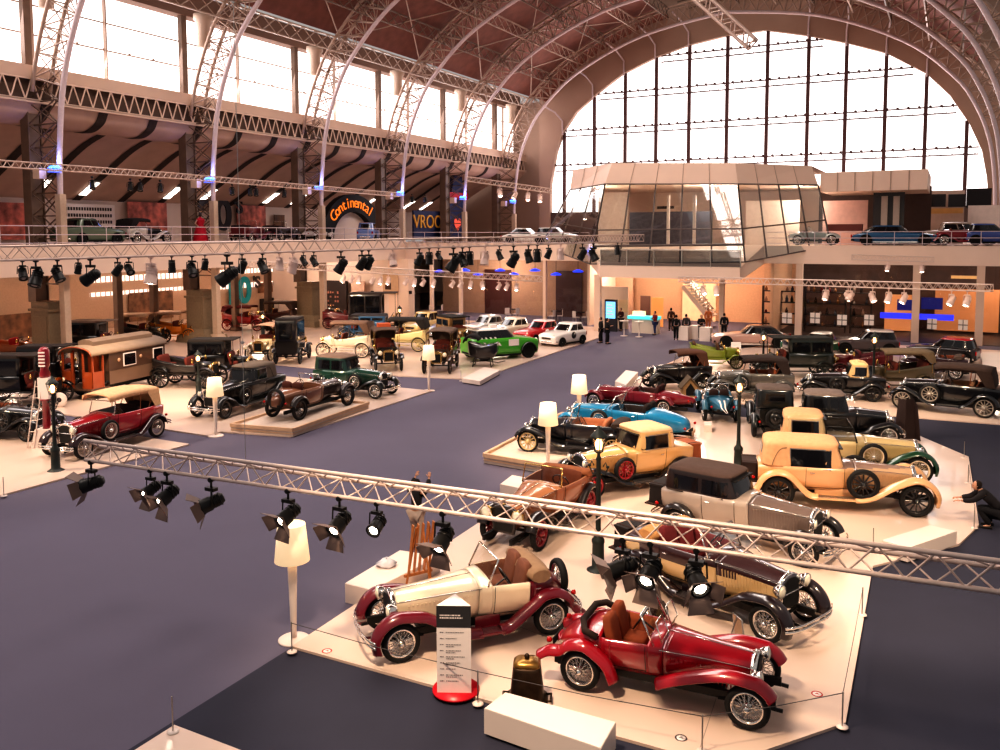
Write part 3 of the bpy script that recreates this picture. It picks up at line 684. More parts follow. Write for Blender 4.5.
# ---------------------------------------------------------------- people
SKIN=mat('skin',S(196,146,120),.6,noise=.04)
def skin_mesh(name,pts,edges,rad,m,parent,sub=1):
    me=bpy.data.meshes.new(name); me.from_pydata([tuple(p) for p in pts],edges,[]); o=bpy.data.objects.new(name,me); COL.objects.link(o)
    md=o.modifiers.new('skin','SKIN'); md.use_smooth_shade=True
    for i,v in enumerate(me.skin_vertices[0].data):
        rr=rad[i]; v.radius=(rr,rr) if not isinstance(rr,tuple) else rr; v.use_root=(i==0)
    s=o.modifiers.new('sub','SUBSURF'); s.levels=s.render_levels=sub; me.materials.append(m); o.parent=parent; return o
def person(pos,ang,label,top,legs,h=1.72,arms='down',hair=(40,28,22),squat=False,step=.06,group=None,lean=0):
    r=thing('person',label,'person',tuple(pos),ang,group); k=h/1.75
    def V(x,y,z): return Vector((x*k,y*k,z*k))
    if not squat:
        pel=V(0,0,.95); hipL,hipR=V(0,.1,.9),V(0,-.1,.9); kL,kR=V(step+.03,.1,.5),V(-step+.04,-.1,.5); aL,aR=V(step,.1,.09),V(-step,-.1,.09); tL,tR=V(step+.17,.11,.04),V(-step+.17,-.12,.04)
        wst=V(.0,0,1.1); ch=V(.02+lean,0,1.32); nk=V(.02+lean*1.5,0,1.5); hd=V(.04+lean*2,0,1.64)
    else:
        pel=V(-.12,0,.42); hipL,hipR=V(-.08,.11,.4),V(-.08,-.11,.4); kL,kR=V(.35,.16,.5),V(.32,-.14,.48); aL,aR=V(.08,.13,.1),V(.02,-.13,.1); tL,tR=V(.26,.14,.04),V(.2,-.14,.04)
        wst=V(-.05,0,.58); ch=V(.16,0,.78); nk=V(.3,0,.92); hd=V(.38,0,1.02)
    f=ch-nk
    sL,sR=nk+V(-.02,.18,-.08),nk+V(-.02,-.18,-.08)
    if arms=='down': eL,eR,wL,wR=sL+V(-.03,.07,-.28),sR+V(-.03,-.07,-.28),sL+V(.06,.06,-.52),sR+V(.06,-.06,-.52)
    elif arms=='front': eL,eR,wL,wR=sL+V(.03,.05,-.27),sR+V(.03,-.05,-.27),sL+V(.27,-.06,-.2),sR+V(.27,.06,-.2)
    elif arms=='up': eL,eR,wL,wR=sL+V(.2,.05,.1),sR+V(.2,-.05,.1),sL+V(.38,0,.3),sR+V(.38,0,.3)
    else: eL,eR,wL,wR=sL+V(.2,.02,-.16),sR+V(.2,-.02,-.16),sL+V(.46,-.03,-.2),sR+V(.46,.03,-.2)
    body=[pel,wst,ch,nk,nk+(hd-nk)*.45,sL,eL,wL,sR,eR,wR,hipL,kL,aL,tL,hipR,kR,aR,tR]
    rad=[(.15,.12),(.14,.105),(.17,.115),.06,.05,.065,.045,.03,.065,.045,.03,.09,.06,.042,.035,.09,.06,.042,.035]
    rad=[(a[0]*k*.86,a[1]*k*.86) if isinstance(a,tuple) else a*k*.93 for a in rad]
    E=[(0,1),(1,2),(2,3),(3,4),(3,5),(5,6),(6,7),(3,8),(8,9),(9,10),(0,11),(11,12),(12,13),(13,14),(0,15),(15,16),(16,17),(17,18)]
    skin_mesh('body',body,E,rad,SKIN,r)
    up=(nk-ch).normalized()
    def head():
        mb=MB(); fw=Vector((1,0,0)); rg=[]
        for z,a,b,dx in((-.115,.035,.03,.02),(-.09,.058,.05,.02),(-.05,.082,.066,.008),(0,.096,.074,0),(.05,.094,.074,-.004),(.09,.07,.055,-.008),(.112,.03,.025,-.01)):
            rg.append([hd+V(dx+a*cos(t)+(.018 if i==0 and abs(z+.02)<.04 else 0),b*sin(t),z) for i,t in enumerate([2*PI*j/14 for j in range(14)])])
        mb.rings(rg,0); 
        mb.lathe([(0,0),(.012*k,.005),(.016*k,.03*k),(.0,.05*k)],MT(*(hd+V(.092,0,-.035))),6)
        for s in(-1,1): mb.lathe([(0,-.02*k),(.012*k,0),(0,.02*k)],MT(*(hd+V(0,s*.078,-.01))),6)
        o=mb.build('head',[SKIN],r)
        e=MB()
        for s in(-1,1): e.lathe([(0,-.01*k),(.012*k,0),(0,.01*k)],MT(*(hd+V(.085,s*.032,0))),6)
        e.box(tuple(hd+V(.088,0,-.062)),(.012*k,.045*k,.008*k)); e.build('eyes_and_mouth',[matte(60,30,28)],o)
    head()
    hm=MB(); hm.rings([[hd+V(-.012+a*cos(t)-(.0 if abs(t-PI)<1.9 else .03),b*sin(t),z) for t in [2*PI*j/14 for j in range(14)]] for z,a,b in((-.06,.085,.078),(0,.1,.082),(.06,.1,.082),(.1,.08,.064),(.13,.03,.03))],0); hm.build('hair',[cloth(*hair)],r)
    TM=cloth(*top); LM=cloth(*legs)
    g=lambda R_,e:[(a[0]*k+e,a[1]*k+e) if isinstance(a,tuple) else a*k+e for a in R_]
    skin_mesh('shirt',[wst-(wst-pel)*.7,wst,ch,nk-(nk-ch)*.12,sL,eL,wL+(eL-wL)*.15,sR,eR,wR+(eR-wR)*.15],[(0,1),(1,2),(2,3),(3,4),(4,5),(5,6),(3,7),(7,8),(8,9)],g([(.16,.125),(.14,.105),(.17,.115),.065,.075,.052,.038,.075,.052,.038],.02),TM,r)
    skin_mesh('trousers',[pel,hipL,kL,aL,hipR,kR,aR],[(0,1),(1,2),(2,3),(0,4),(4,5),(5,6)],g([(.155,.125),.1,.066,.05,.1,.066,.05],.022),LM,r)
    for s,a,t in((1,aL,tL),(-1,aR,tR)):
        mb=MB(); c=(a+t)/2; c.z=.045*k; rg=[[c+V(x,0,0)+Vector((0,wd*k*cos(q),hh*k*sin(q)*(1 if sin(q)>0 else 1)-.0)) for q in [2*PI*j/10 for j in range(10)]] for x,wd,hh in((-.14,.03,.035),(-.1,.042,.045),(0,.045,.043),(.1,.045,.03),(.14,.025,.02))]
        mb.rings(rg,0); mb.build('shoe',[matte(40,34,32)],r)
    for s,wv,ev in((1,wL,eL),(-1,wR,eR)):
        d=(wv-ev).normalized(); mb=MB(); pl=wv+d*.045*k; sdv=d.cross(Vector((0,0,1))); sdv=(sdv if sdv.length>.2 else Vector((0,1,0))).normalized(); nn=sdv.cross(d)
        rg=[[wv+d*(t*k)+sdv*(a*k*cos(q))+nn*(b*k*sin(q)) for q in [2*PI*j/8 for j in range(8)]] for t,a,b in((0,.026,.018),(.04,.04,.016),(.085,.04,.013),(.095,.036,.01))]
        mb.rings(rg,0)
        for j,(o_,L) in enumerate(((-.03,.06),(-.01,.075),(.01,.07),(.03,.055))):
            b0=wv+d*.088*k+sdv*o_*k; b1=b0+d*L*.5*k; b2=b1+d*L*.42*k-nn*L*.3*k; mb.tube([b0,b1,b2],.009*k,6)
        b0=wv+d*.03*k+sdv*(s*.034*k); mb.tube([b0,b0+sdv*s*.03*k+d*.02*k,b0+sdv*s*.035*k+d*.05*k],.01*k,6)
        mb.build('hand',[SKIN],r)
    return r
# ---------------------------------------------------------------- the hall
CARPET=mat('carpet_grey_blue',S(96,90,108),.75,noise=.05,nscale=.35,bump=.12,spec=.5); NAVY=mat('carpet_navy',S(48,48,64),.85,noise=.10,nscale=.6,bump=.12)
PLAT=mat('platform_cream',S(222,197,182),.3,noise=.05,nscale=.4,coat=.25); EDGE=mat('platform_edge',S(212,186,170),.5)
BEIGE=mat('beige_plaster',S(214,186,168),.7,noise=.05,nscale=.3); BEIGE2=mat('beige_panel',S(232,204,186),.55,noise=.03,nscale=.5); BROWN=mat('painted_iron_brown',S(116,94,80),.55,noise=.12,nscale=2); IRON=mat('painted_iron_grey',S(176,152,138),.45,.1,noise=.08,nscale=3)
PIPE=mat('pipe_pale_iron',S(206,188,190),.4,noise=.05); DKIRON=mat('dark_glazing_bar',S(96,66,66),.6); ROOFM=mat('roof_boards',S(126,82,72),.8,noise=.15,nscale=1.5); WALLW=mat('white_wall',S(228,208,196),.8,noise=.04,nscale=.5); STRIPE=mat('dark_ceiling_strip',S(66,54,48),.8,noise=.2)
WING=mat('vault_fabric',S(196,166,150),.85,noise=.08,nscale=.7)
def poly(name,pts,z0,z1,m,m2=None,kind='structure'):
    mb=MB(); n=len(pts); 
    mb.add([(p[0],p[1],z1) for p in pts]+[(p[0],p[1],z0) for p in pts],[tuple(range(n))],0)
    for i in range(n): j=(i+1)%n; mb.add([(pts[i][0],pts[i][1],z0),(pts[j][0],pts[j][1],z0),(pts[j][0],pts[j][1],z1),(pts[i][0],pts[i][1],z1)],[(0,1,2,3)],1)
    o=mb.build(name,[m,m2 or m]); 
    if kind: o['kind']=kind
    return o
struct(MB().add([(-75,-8,0),(14,-8,0),(14,96,0),(-75,96,0)],[(0,1,2,3)]).build('floor',[CARPET]))
poly('floor_navy_carpet',[(-9.7,-8),(13.9,-8),(13.9,36),(-9.7,36)],.001,.006,NAVY)
PZ=.05
def pl(px): return [tuple(G(x,y,PZ)) for x,y in px]
def platform(name,pts,label): 
    o=poly(name,pts,0.002,PZ,PLAT,EDGE,None); tag(o,label,'platform'); return o
platform('display_platform',[(-9.67,10.62),(-2.45,10.75),(-1.12,12.55),(-1.25,18.95),(.35,21.2),(.78,22.85),(.66,29.8),(-1,32.5),(-10.4,32.4)],'low cream platform under the red roadster and the cream and maroon cabriolet')
platform('display_platform',[(-13.35,35.4),(-8.9,35.0),(9,35.8),(9,58),(-8.5,58),(-13.3,47)],'low cream platform under the far row of black tourers and small modern cars')
platform('display_platform',[(-22.45,9),(-22.3,19.8),(-41,19.8),(-41,9)],'low cream platform under the red tourer with the cream hood')
platform('display_platform',[(-20.05,22.2),(-20.3,31.7),(-60,31.7),(-60,20.95),(-22.7,20.95),(-22.7,21.6)],'low cream platform under the green saloon and the brown caravan')
platform('display_platform',[(-23.8,34.4),(-20.05,35.2),(-20.4,43.2),(-20.8,53.4),(-23,59.4),(-60,59.4),(-60,34.4)],'low cream platform under the green rally car')
platform('display_platform',[(-9.56,8.06),(-8.2,8.06),(-7.6,5.5),(-9.56,5.5)],'corner of a small cream platform with a rope post at the bottom of the picture')
PANE=mat('daylight_glow_glass',(.9,.88,.87),.2,emit=(1,.955,.94),es=1.25)  # outside daylight is put into the panes as their own glow
# ribs
YR=[18.6+10.62*k for k in range(0,7)]
XCN=-19.5
HALF=[(22.5,0),(22.5,6),(22.5,9.5),(22.35,12),(21.9,14.8),(20.9,17.5),(19.2,20.1),(15.2,23.5),(8.2,26.5),(0,27.8)]
prof=catmull(HALF,5); INN=[(XCN-x,z) for x,z in prof]+[(XCN+x,z) for x,z in prof[-2::-1]]
def offs(P,d):
    out=[]
    for i,(x,z) in enumerate(P):
        a=P[max(i-1,0)];b=P[min(i+1,len(P)-1)]; tx,tz=b[0]-a[0],b[1]-a[1]; L=math.hypot(tx,tz); out.append((x-tz/L*d,z+tx/L*d))
    return out
def resamp(P,step):
    out=[P[0]]; acc=0
    for a,b in zip(P,P[1:]):
        L=math.hypot(b[0]-a[0],b[1]-a[1]); t=step-acc
        while t<=L: out.append((a[0]+(b[0]-a[0])*t/L,a[1]+(b[1]-a[1])*t/L)); t+=step
        acc=(acc+L)%step if True else 0
    return out
OUT=offs(INN,1.75)
def rib(Y,k):
    r=tag(thing('arch_truss','riveted iron arch truss springing %s'%['behind the pump at the near end of the left side','above the brown caravan','by the red mannequin dress','beside the orange lettered tyre arch','just past the pale blue estate car','by the gold lettered blue stand','against the great end window'][k],'arch truss',(0,Y,0)))
    V=lambda p,dy=0:Vector((p[0],dy,p[1]))
    MB().tube([V(p) for p in INN],.15,8).build('inner_chord',[PIPE],r)
    hi=[p for p in OUT if p[1]>14.2]
    for dy in(-.5,.5): MB().tube([V(p,dy) for p in hi],.11,6).build('outer_chord',[IRON],r)
    b=MB(); A=resamp([p for p in INN if p[1]>14.6],1.25); 
    def near(P,q): return min(P,key=lambda p:(p[0]-q[0])**2+(p[1]-q[1])**2)
    B=[near(OUT,(a[0]-(XCN-a[0])*.0+ (-1.75 if a[0]<XCN-15 else 0),a[1]+(0 if abs(a[0]-XCN)>18 else 1.75))) for a in A]
    Bd=offs(A,1.75)
    for i in range(len(A)-1):
        for dy in(-.5,.5):
            b.cyl(V(A[i]),V(Bd[i],dy),.045,n=4,caps=False); b.cyl(V(A[i]),V(Bd[i+1],dy),.045,n=4,caps=False); b.cyl(V(A[i+1]),V(Bd[i],dy),.045,n=4,caps=False)
        b.cyl(V(Bd[i],-.5),V(Bd[i],.5),.04,n=4,caps=False); b.cyl(V(Bd[i],-.5),V(Bd[i+1],.5),.035,n=4,caps=False)
    b.build('arch_bracing',[IRON],r)
    for s,xw in((-1,-44.3),(1,5.3)):
        if s>0: continue
        c=MB(); c.bbox((xw-.2,-.3,3.4),(xw+.35,.3,15.4)); 
        for e in(-.36,.36): c.bbox((xw-.25,e-.03,3.4),(xw+.42,e+.03,15.4))
        c.bbox((xw-.2,-.2,15.4),(xw+.15,.2,21.3))
        c.build('stanchion',[BROWN],r)
        l=MB(); x2=-s*-1*0+XCN+s*22.5
        for i in range(9):
            z0=4.4+i*1.22; z1=z0+1.22
            for dy in(-.3,.3): l.beam((xw+.3,dy,z0),(x2,dy*.3,z1),.07,.04); l.beam((x2,dy*.3,z0),(xw+.3,dy,z1),.07,.04)
            l.beam((xw+.3,0,z0),(x2,0,z0),.07,.07)
        l.build('lattice',[BROWN],r)
        xm=(xw+x2)/2-.2; PM=mat('pedestal_olive',S(132,114,92),.6,noise=.08)
        p=MB(); p.box((xm,0,1.9),(1.5,1.15,2.1)); p.box((xm,0,3.0),(1.7,1.35,.14)); p.box((xm,0,.25),(2.7,2.1,.5),0,None,.9); p.box((xm,0,.7),(2.3,1.7,.45),0,None,.74)
        p.box((xm,0,3.25),(1.5,1.1,.4)); p.box((xm+.0,-.59,1.9),(1.15,.04,1.5)); p.build('pedestal',[PM],r)
        q=MB(); q.box((x2,0,4.6),(.42,.36,9.2)); q.box((x2,0,.3),(1.1,1.0,.6),0,None,.6); q.build('foot_post',[mat('foot_post_beige',S(196,172,152),.6,noise=.05)],r)
    # blue uplighter on the pipe
    xb=XCN-22.5
    m=MB(); m.box((xb,-.28,10.45),(.62,.4,.22),0,None,.7); o=m.build('uplighter',[mat('uplighter_case',S(150,170,225),.4,emit=S(40,90,255),es=.6)],r)
    MB().box((xb,-.28,10.62),(.6,.38,.12),0,None,.6).build('glow_panel',[mat('blue_led',(.05,.2,1),.4,emit=(.04,.2,1),es=5)],o)
    MB().box((xb-1.0,-.45,10.3),(.55,.4,.55)).build('junction_box',[BEIGE2],r)
    # fresh-air cowl beside the arch
    q=MB().lathe([(0,-1.6),(.38,-1.55),(.42,-.3),(.5,0),(.62,.15),(.62,.45),(0,.5)],MT(-42.2,-.2,20.4),12); q.build('air_cowl',[mat('cowl_grey',S(190,168,152),.6)],r)
    if k: 
        L=bpy.data.lights.new('blue_uplight','POINT'); L.energy=45; L.color=(.25,.35,1); L.shadow_soft_size=.2; lo=link('blue_uplight',L); lo.location=(xb+.35,Y-.5,10.9)
for k,Y in enumerate(YR): rib(Y,k)
# purlins: lattice girders from rib to rib
def purlin(i,p):
    x,z=p; mb=MB(); n=8
    for a,b in zip(YR,YR[1:]):
        mb.beam((x,a,z),(x,b,z),.12,.1); mb.beam((x,a,z-1.0),(x,b,z-1.0),.1,.08)
        for k in range(n):
            y0=a+(b-a)*k/n; y1=a+(b-a)*(k+1)/n; mb.cyl((x,y0,z),(x,y1,z-1.0),.04,n=4,caps=False); mb.cyl((x,y0,z-1.0),(x,y1,z),.04,n=4,caps=False)
    o=mb.build('trim_%d'%i,[IRON if i%2 else BROWN]); o['kind']='structure'
roofP=offs(INN,2.3); PR=resamp([p for p in offs(INN,1.75) if p[1]>20.8],3.4)
for i,p in enumerate(PR): purlin(i+1,p)
# wind bracing between the ribs under the roof
wb_=MB(); Q=resamp([p for p in offs(INN,1.75) if p[1]>21],6.8)
for a,b in zip(YR,YR[1:]):
    for p,q in zip(Q,Q[1:]): wb_.cyl((p[0],a,p[1]),(q[0],b,q[1]),.05,n=4,caps=False); wb_.cyl((q[0],a,q[1]),(p[0],b,p[1]),.05,n=4,caps=False)
struct(wb_.build('trim_wind_bracing',[IRON]))
# roof skin with an open glazed lantern along the crown
rp=[p for p in roofP if p[1]>21.2]; half=len(rp)//2
for nm,seg in(('roof_left',[p for p in rp if p[0]<XCN-5]),('roof_right',[p for p in rp if p[0]>XCN+5])):
    mb=MB(); n=len(seg)
    for (a,b) in zip(seg,seg[1:]):
        mb.add([(a[0],14,a[1]),(b[0],14,b[1]),(b[0],88,b[1]),(a[0],88,a[1])],[(0,1,2,3)])
    struct(mb.build(nm,[ROOFM]))
mid=[p for p in rp if XCN-5.4<=p[0]<=XCN+5.4]; mb=MB()
for a,b in zip(mid,mid[1:]): mb.add([(a[0],14,a[1]),(b[0],14,b[1]),(b[0],88,b[1]),(a[0],88,a[1])],[(0,1,2,3)])
struct(mb.build('roof_lantern_glass',[CLEAR])); mb=MB()
for y in range(14,89,3): 
    for a,b in zip(mid,mid[1:]): mb.beam((a[0],y,a[1]),(b[0],y,b[1]),.1,.12)
struct(mb.build('roof_lantern_bars',[BROWN]))
# left clerestory wall
XW=-45.0
w=MB(); w.bbox((XW-.3,14,21.1),(XW+.9,88,22.6)); struct(w.build('wall_left_eaves',[mat('eaves_brown',S(140,112,98),.7)]))  # eaves band in one even, darker brown
w=MB(); w.bbox((XW-.3,14,15.35),(-43.3,88,16.0)); w.bbox((-43.5,14,14.05),(-43.3,88,14.2)); struct(w.build('wall_left_sill',[BEIGE]))
w=MB()
y=14.0
while y<87: w.beam((-43.35,y,14.2),(-43.35,y+.4,15.35),.06,.06); w.beam((-43.35,y+.4,15.35),(-43.35,y+.8,14.2),.06,.06); y+=.8
for z in(14.2,15.3): w.bbox((-43.4,14,z-.04),(-43.3,88,z+.04))
struct(w.build('trim_sill_lattice',[BEIGE2])); struct(MB().bbox((-43.9,14,14.1),(-43.75,88,15.4)).build('wall_left_sill_back',[mat('sill_back_brown',S(104,84,74),.8)]))
for i,(a,b) in enumerate(zip(YR,YR[1:]+[88])):
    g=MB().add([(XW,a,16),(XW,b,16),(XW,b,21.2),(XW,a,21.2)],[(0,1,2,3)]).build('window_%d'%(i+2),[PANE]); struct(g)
    f=MB()
    for t in(0,.5,): 
        yy=a+(b-a)*t+(.6 if t==0 else 0); s=.3 if t==0 else .08; f.bbox((XW-.1,yy-s/2,16),(XW+.25,yy+s/2,21.2))
    for z in(18.0,19.6): f.bbox((XW-.04,a,z-.04),(XW+.04,b,z+.04))
    for t in range(1,6): f.cyl((XW,a+(b-a)*t/6,18.0),(XW,a+(b-a)*t/6,18.12),.09,n=6)
    f.build('window_frame',[IRON],g)
# vaulted fabric lining of the side gallery
c1=catmull([(-43.6,14.1),(-44.0,13.5),(-44.9,13.1),(-46.0,13.1)],5); c2=catmull([(-46.0,13.4),(-48.4,12.6),(-51.4,11.0),(-54.2,9.5)],6)
for nm,c in(('ceiling_gallery_upper',c1),('ceiling_gallery_lower',c2)):
    mb=MB(); vs=[(x,y,z) for x,z in c for y in(8,60,88)]; n=len(c)
    mb.add(vs,[(i*3+j,i*3+j+1,(i+1)*3+j+1,(i+1)*3+j) for i in range(n-1) for j in(0,1)],0,True); struct(mb.build(nm,[WING]))
    st=MB()
    for a in YR[:-1]:
        for t in(.02,.35,.68):
            y=a+10.62*t+(2.1 if c is c2 else 0)
            vs=[(x+.02,y+dy,z-.03) for x,z in c for dy in(0,.62)]; st.add(vs,[(i*2,i*2+1,(i+1)*2+1,(i+1)*2) for i in range(n-1)],0,True)
    struct(st.build('trim_%s_strips'%nm[8:],[STRIPE]))
GL=mat('strip_light',(1,.95,.9),.5,emit=(1,.93,.86),es=3.0)
for a in YR[1:-1]:
    for t in(.35,.68):
        y=a+10.62*t+2.1; r=thing('strip_light','bright slatted skylight strip in the side vault above the gallery','strip light',(-50.5,y,10.2),0,'bright strips in the gallery vault')
        m=MB(); d=MB(); P=[p for p in c2 if 9.7<p[1]<10.9]
        for i in range(len(P)-1):
            p,q=P[i],P[i+1]; m.add([(p[0]+.05+50.5,.0,p[1]-.08-10.2),(q[0]+.05+50.5,.0,q[1]-.08-10.2),(q[0]+.05+50.5,.6,q[1]-.08-10.2),(p[0]+.05+50.5,.6,p[1]-.08-10.2)],[(0,1,2,3)])
            d.beam((p[0]+50.55,-.02,p[1]-10.3),(p[0]+50.55,.64,p[1]-10.3),.05,.05)
        m.build('diffuser',[GL],r); d.build('louvre_bars',[STRIPE],r)
# gallery slab, fascia, walls
ZG=6.5
s=MB(); s.bbox((-56,8,4.95),(-41,60,ZG)); s.bbox((-56,60,4.95),(-41,88,6.15)); s.bbox((-41,60.35,4.95),(-29.3,88,6.15)); struct(s.build('floor_gallery_left',[mat('slab_cream',S(226,200,184),.6,noise=.04,nscale=.5)]))
struct(MB().bbox((-56.4,8,0),(-56,88,4.95)).build('wall_left_lower',[mat('wall_lower',S(186,156,134),.8,noise=.05)])); struct(MB().bbox((-54.6,8,ZG),(-54.2,88,9.6)).build('wall_left_upper',[WALLW]))
YF=60.0
SLAB=bpy.data.materials['slab_cream']
# the balcony across the end, dipping over the entrance
xl=AY(588,250,YF).x; xr_=AY(764,250,YF).x; 
YB=56.5
pA=AY(600,266,YB); pB=AY(740,266,YB)
def fascia(name,q,m=SLAB):
    mb=MB(); n=len(q); top=[(a[0],a[1],a[2]) for a in q]; bot=[(a[0],a[1],a[3]) for a in q]
    for i in range(n-1): mb.add([bot[i],bot[i+1],top[i+1],top[i]],[(0,1,2,3)])
    back=[(a[0],a[1]+.5,a[2]) for a in q]; bb=[(a[0],a[1]+.5,a[3]) for a in q]
    for i in range(n-1): mb.add([top[i],top[i+1],back[i+1],back[i]],[(0,1,2,3)]); mb.add([bot[i],bot[i+1],bb[i+1],bb[i]],[(3,2,1,0)])
    return struct(mb.build(name,[m]))
fascia('wall_end_fascia',[(-41,YF,6.35,4.95),(xl,YF,6.2,4.95),(pA.x,YB,4.75,3.95),(pB.x,YB,4.75,3.95),(xr_,YF,6.18,4.95),(9,YF,6.18,4.95)])
s=MB(); s.bbox((-29.3,YF+.3,5.0),(9,88,6.15)); s.add([(pA.x,YB,4.0),(pB.x,YB,4.0),(xr_,YF+.3,4.98),(xl,YF+.3,4.98)],[(0,3,2,1)]); s.add([(pA.x,YB+.1,4.72),(pB.x,YB+.1,4.72),(xr_,YF+.3,6.15),(xl,YF+.3,6.15)],[(0,1,2,3)]); struct(s.build('floor_balcony_end',[SLAB]))
# pilasters and posts of the ground floor front
pm=MB()
for x in(412,432,461,545): p=AY(x,300,YF+.2); pm.bbox((p.x-.12,p.y-.15,0),(p.x+.12,p.y+.15,4.97))
for x in(799,916,980,1012): p=AY(x,300,YF+.2); pm.bbox((p.x-.22,p.y-.2,0),(p.x+.22,p.y+.2,4.97))
p=AY(598,300,YB+.6); pm.bbox((p.x-.22,p.y-.2,0),(p.x+.22,p.y+.2,4.1))
p=AY(722,300,YB+2.4); pm.bbox((p.x-.15,p.y-.2,0),(p.x+.15,p.y+.2,4.3))
struct(pm.build('wall_end_posts',[BEIGE]))
def pane(name,x0,x1,Y,z0,z1,m=CLEAR): return struct(MB().add([(x0,Y,z0),(x1,Y,z0),(x1,Y,z1),(x0,Y,z1)],[(0,1,2,3)]).build(name,[m]))
pane('window_9',AY(412,300,YF).x,xl,YF+.25,0.05,4.95); pane('window_10',xr_,9,YF+.25,0.05,4.95)
# rooms behind
def wallY(name,x0,x1,Y,z0,z1,m): return struct(MB().bbox((x0,Y,z0),(x1,Y+.2,z1),0).build(name,[m]))
wallY('wall_end_left_room',-41,xl+1.5,66,0,5,mat('room_tan',S(176,140,118),.8,noise=.1)); wallY('wall_end_entrance_back',xl-1,xr_+1,68,0,5,mat('room_peach',S(216,170,138),.8,noise=.06)); wallY('wall_end_shop_back',xr_,9,69,0,5,mat('room_dark_brown',S(92,66,56),.8,noise=.25,nscale=.8))
wallY('wall_end_gallery_left',-56,-41,60,0,4.95,WALLW); struct(MB().bbox((AY(392,300,59.9).x,59.4,0),(AY(412,300,59.9).x,60.3,4.95)).build('wall_end_pier',[BEIGE2]))
struct(MB().bbox((xr_+.4,60.4,0),(xr_+.6,69,5)).build('wall_end_partition',[mat('room_peach2',S(222,180,150),.8)])); struct(MB().bbox((xl-.2,60.4,0),(xl,68,5)).build('wall_end_partition_left',[BEIGE]))
for nm,x0,x1,y0,y1 in(('door_1',485,511,283,331),('door_2',556,582,284,331)):
    a=AY(x0,300,65.9); b=AY(x1,300,65.9); struct(MB().bbox((a.x,65.85,0),(b.x,65.98,3.9)).build(nm,[mat('door_oxblood',S(74,36,34),.5)]))
# great end window
YW=87.0
from mathutils import geometry
C_=[(550,190),(550.7,182),(556,152),(563,132),(576,112),(596,94),(622,74),(654.5,57.5),(688,45),(724,36),(765,30),(808,35.5),(848,43),(887,53),(927,73.5),(950,95),(970,124),(982,150),(987,177),(988,190)]
WO=[(AY(x,y,YW).x,AY(x,y,YW).z) for x,y in C_]; WO=[(WO[0][0],9.0)]+WO+[(WO[-1][0],9.0)]
mb=MB(); OUTR=[]
cx,cz=-18.5,8.0
for x,z in WO:
    d=Vector((x-cx,z-cz)); d.normalize(); OUTR.append((cx+d.x*46,max(9.0,cz+d.y*46) if z>9.05 else 9.0))
for a_,b_ in zip(WO,WO[1:]):
    if abs(b_[0]-a_[0])>1e-4: mb.add([(a_[0],YW,a_[1]),(b_[0],YW,b_[1]),(b_[0],YW,42),(a_[0],YW,42)],[(0,1,2,3)])
    mb.add([(a_[0],YW,a_[1]),(b_[0],YW,b_[1]),(b_[0],YW+1.0,b_[1]),(a_[0],YW+1.0,a_[1])],[(0,1,2,3)])
xa_=min(p[0] for p in WO); xb_=max(p[0] for p in WO); mb.add([(-41.2,YW,9),(xa_,YW,9),(xa_,YW,42),(-41.2,YW,42)],[(0,1,2,3)]); mb.add([(xb_,YW,9),(20,YW,9),(20,YW,42),(xb_,YW,42)],[(0,1,2,3)])
mb.bbox((-41.2,YW,0),(WO[0][0],YW+.3,9.0)); mb.bbox((-58,YW+2,0),(-41,YW+2.3,22)); mb.bbox((WO[-1][0],YW,0),(20,YW+.3,9.0)); struct(mb.build('wall_end_gable',[mat('gable_plaster',S(176,148,132),.75,noise=.08,nscale=.2)]))
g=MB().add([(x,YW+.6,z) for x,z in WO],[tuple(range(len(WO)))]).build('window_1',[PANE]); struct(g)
def ztop(x):
    zs=0
    for a,b in zip(WO,WO[1:]):
        if (a[0]-x)*(b[0]-x)<=0 and a[0]!=b[0]: zs=max(zs,a[1]+(b[1]-a[1])*(x-a[0])/(b[0]-a[0]))
    return zs
f=MB()
for x in(563,593,624,655,688,726,766,807,845,885,926,968):
    X=AY(x,100,YW).x; f.bbox((X-.16,YW+.3,9.2),(X+.16,YW+.75,ztop(X)))
for z in(14.6,18.35,22.05,25.4):
    xs=[X/10 for X in range(-400,40) if ztop(X/10)>z]
    for dz in(0,-.62): f.bbox((xs[0],YW+.4,z+dz-.06),(xs[-1],YW+.5,z+dz+.06))
    x=xs[0]
    while x<xs[-1]: f.beam((x,YW+.45,z),(x+.45,YW+.45,z-.62),.05,.05); f.box((x,YW+.4,z+.08),(.22,.1,.2)); x+=.9
f.build('window_frame',[DKIRON],g)
br=MB()
for x in(563,593,624,655,688,807,845,885,926):
    X=AY(x,100,YW).x; sg=-1 if X<-17 else 1; zt=ztop(X); br.tube([(X,YW-.1,zt-.3),(X,YW-.15,zt+1.2),(X+sg*.3,YW-1.5,zt+2.0),(X+sg*.5,YW-4.2,zt+2.4)],.09,5)
struct(br.build('trim_gable_brackets',[PIPE]))
struct(MB().bbox((-40,YW+.2,6.15),(3.2,YW+.8,9.4)).build('wall_end_plinth',[mat('band_dark',S(92,74,68),.7)]))
struct(MB().bbox((-42,61,6.2),(-29.3,61.3,6.3)).build('trim_gallery_kerb',[BEIGE2]))
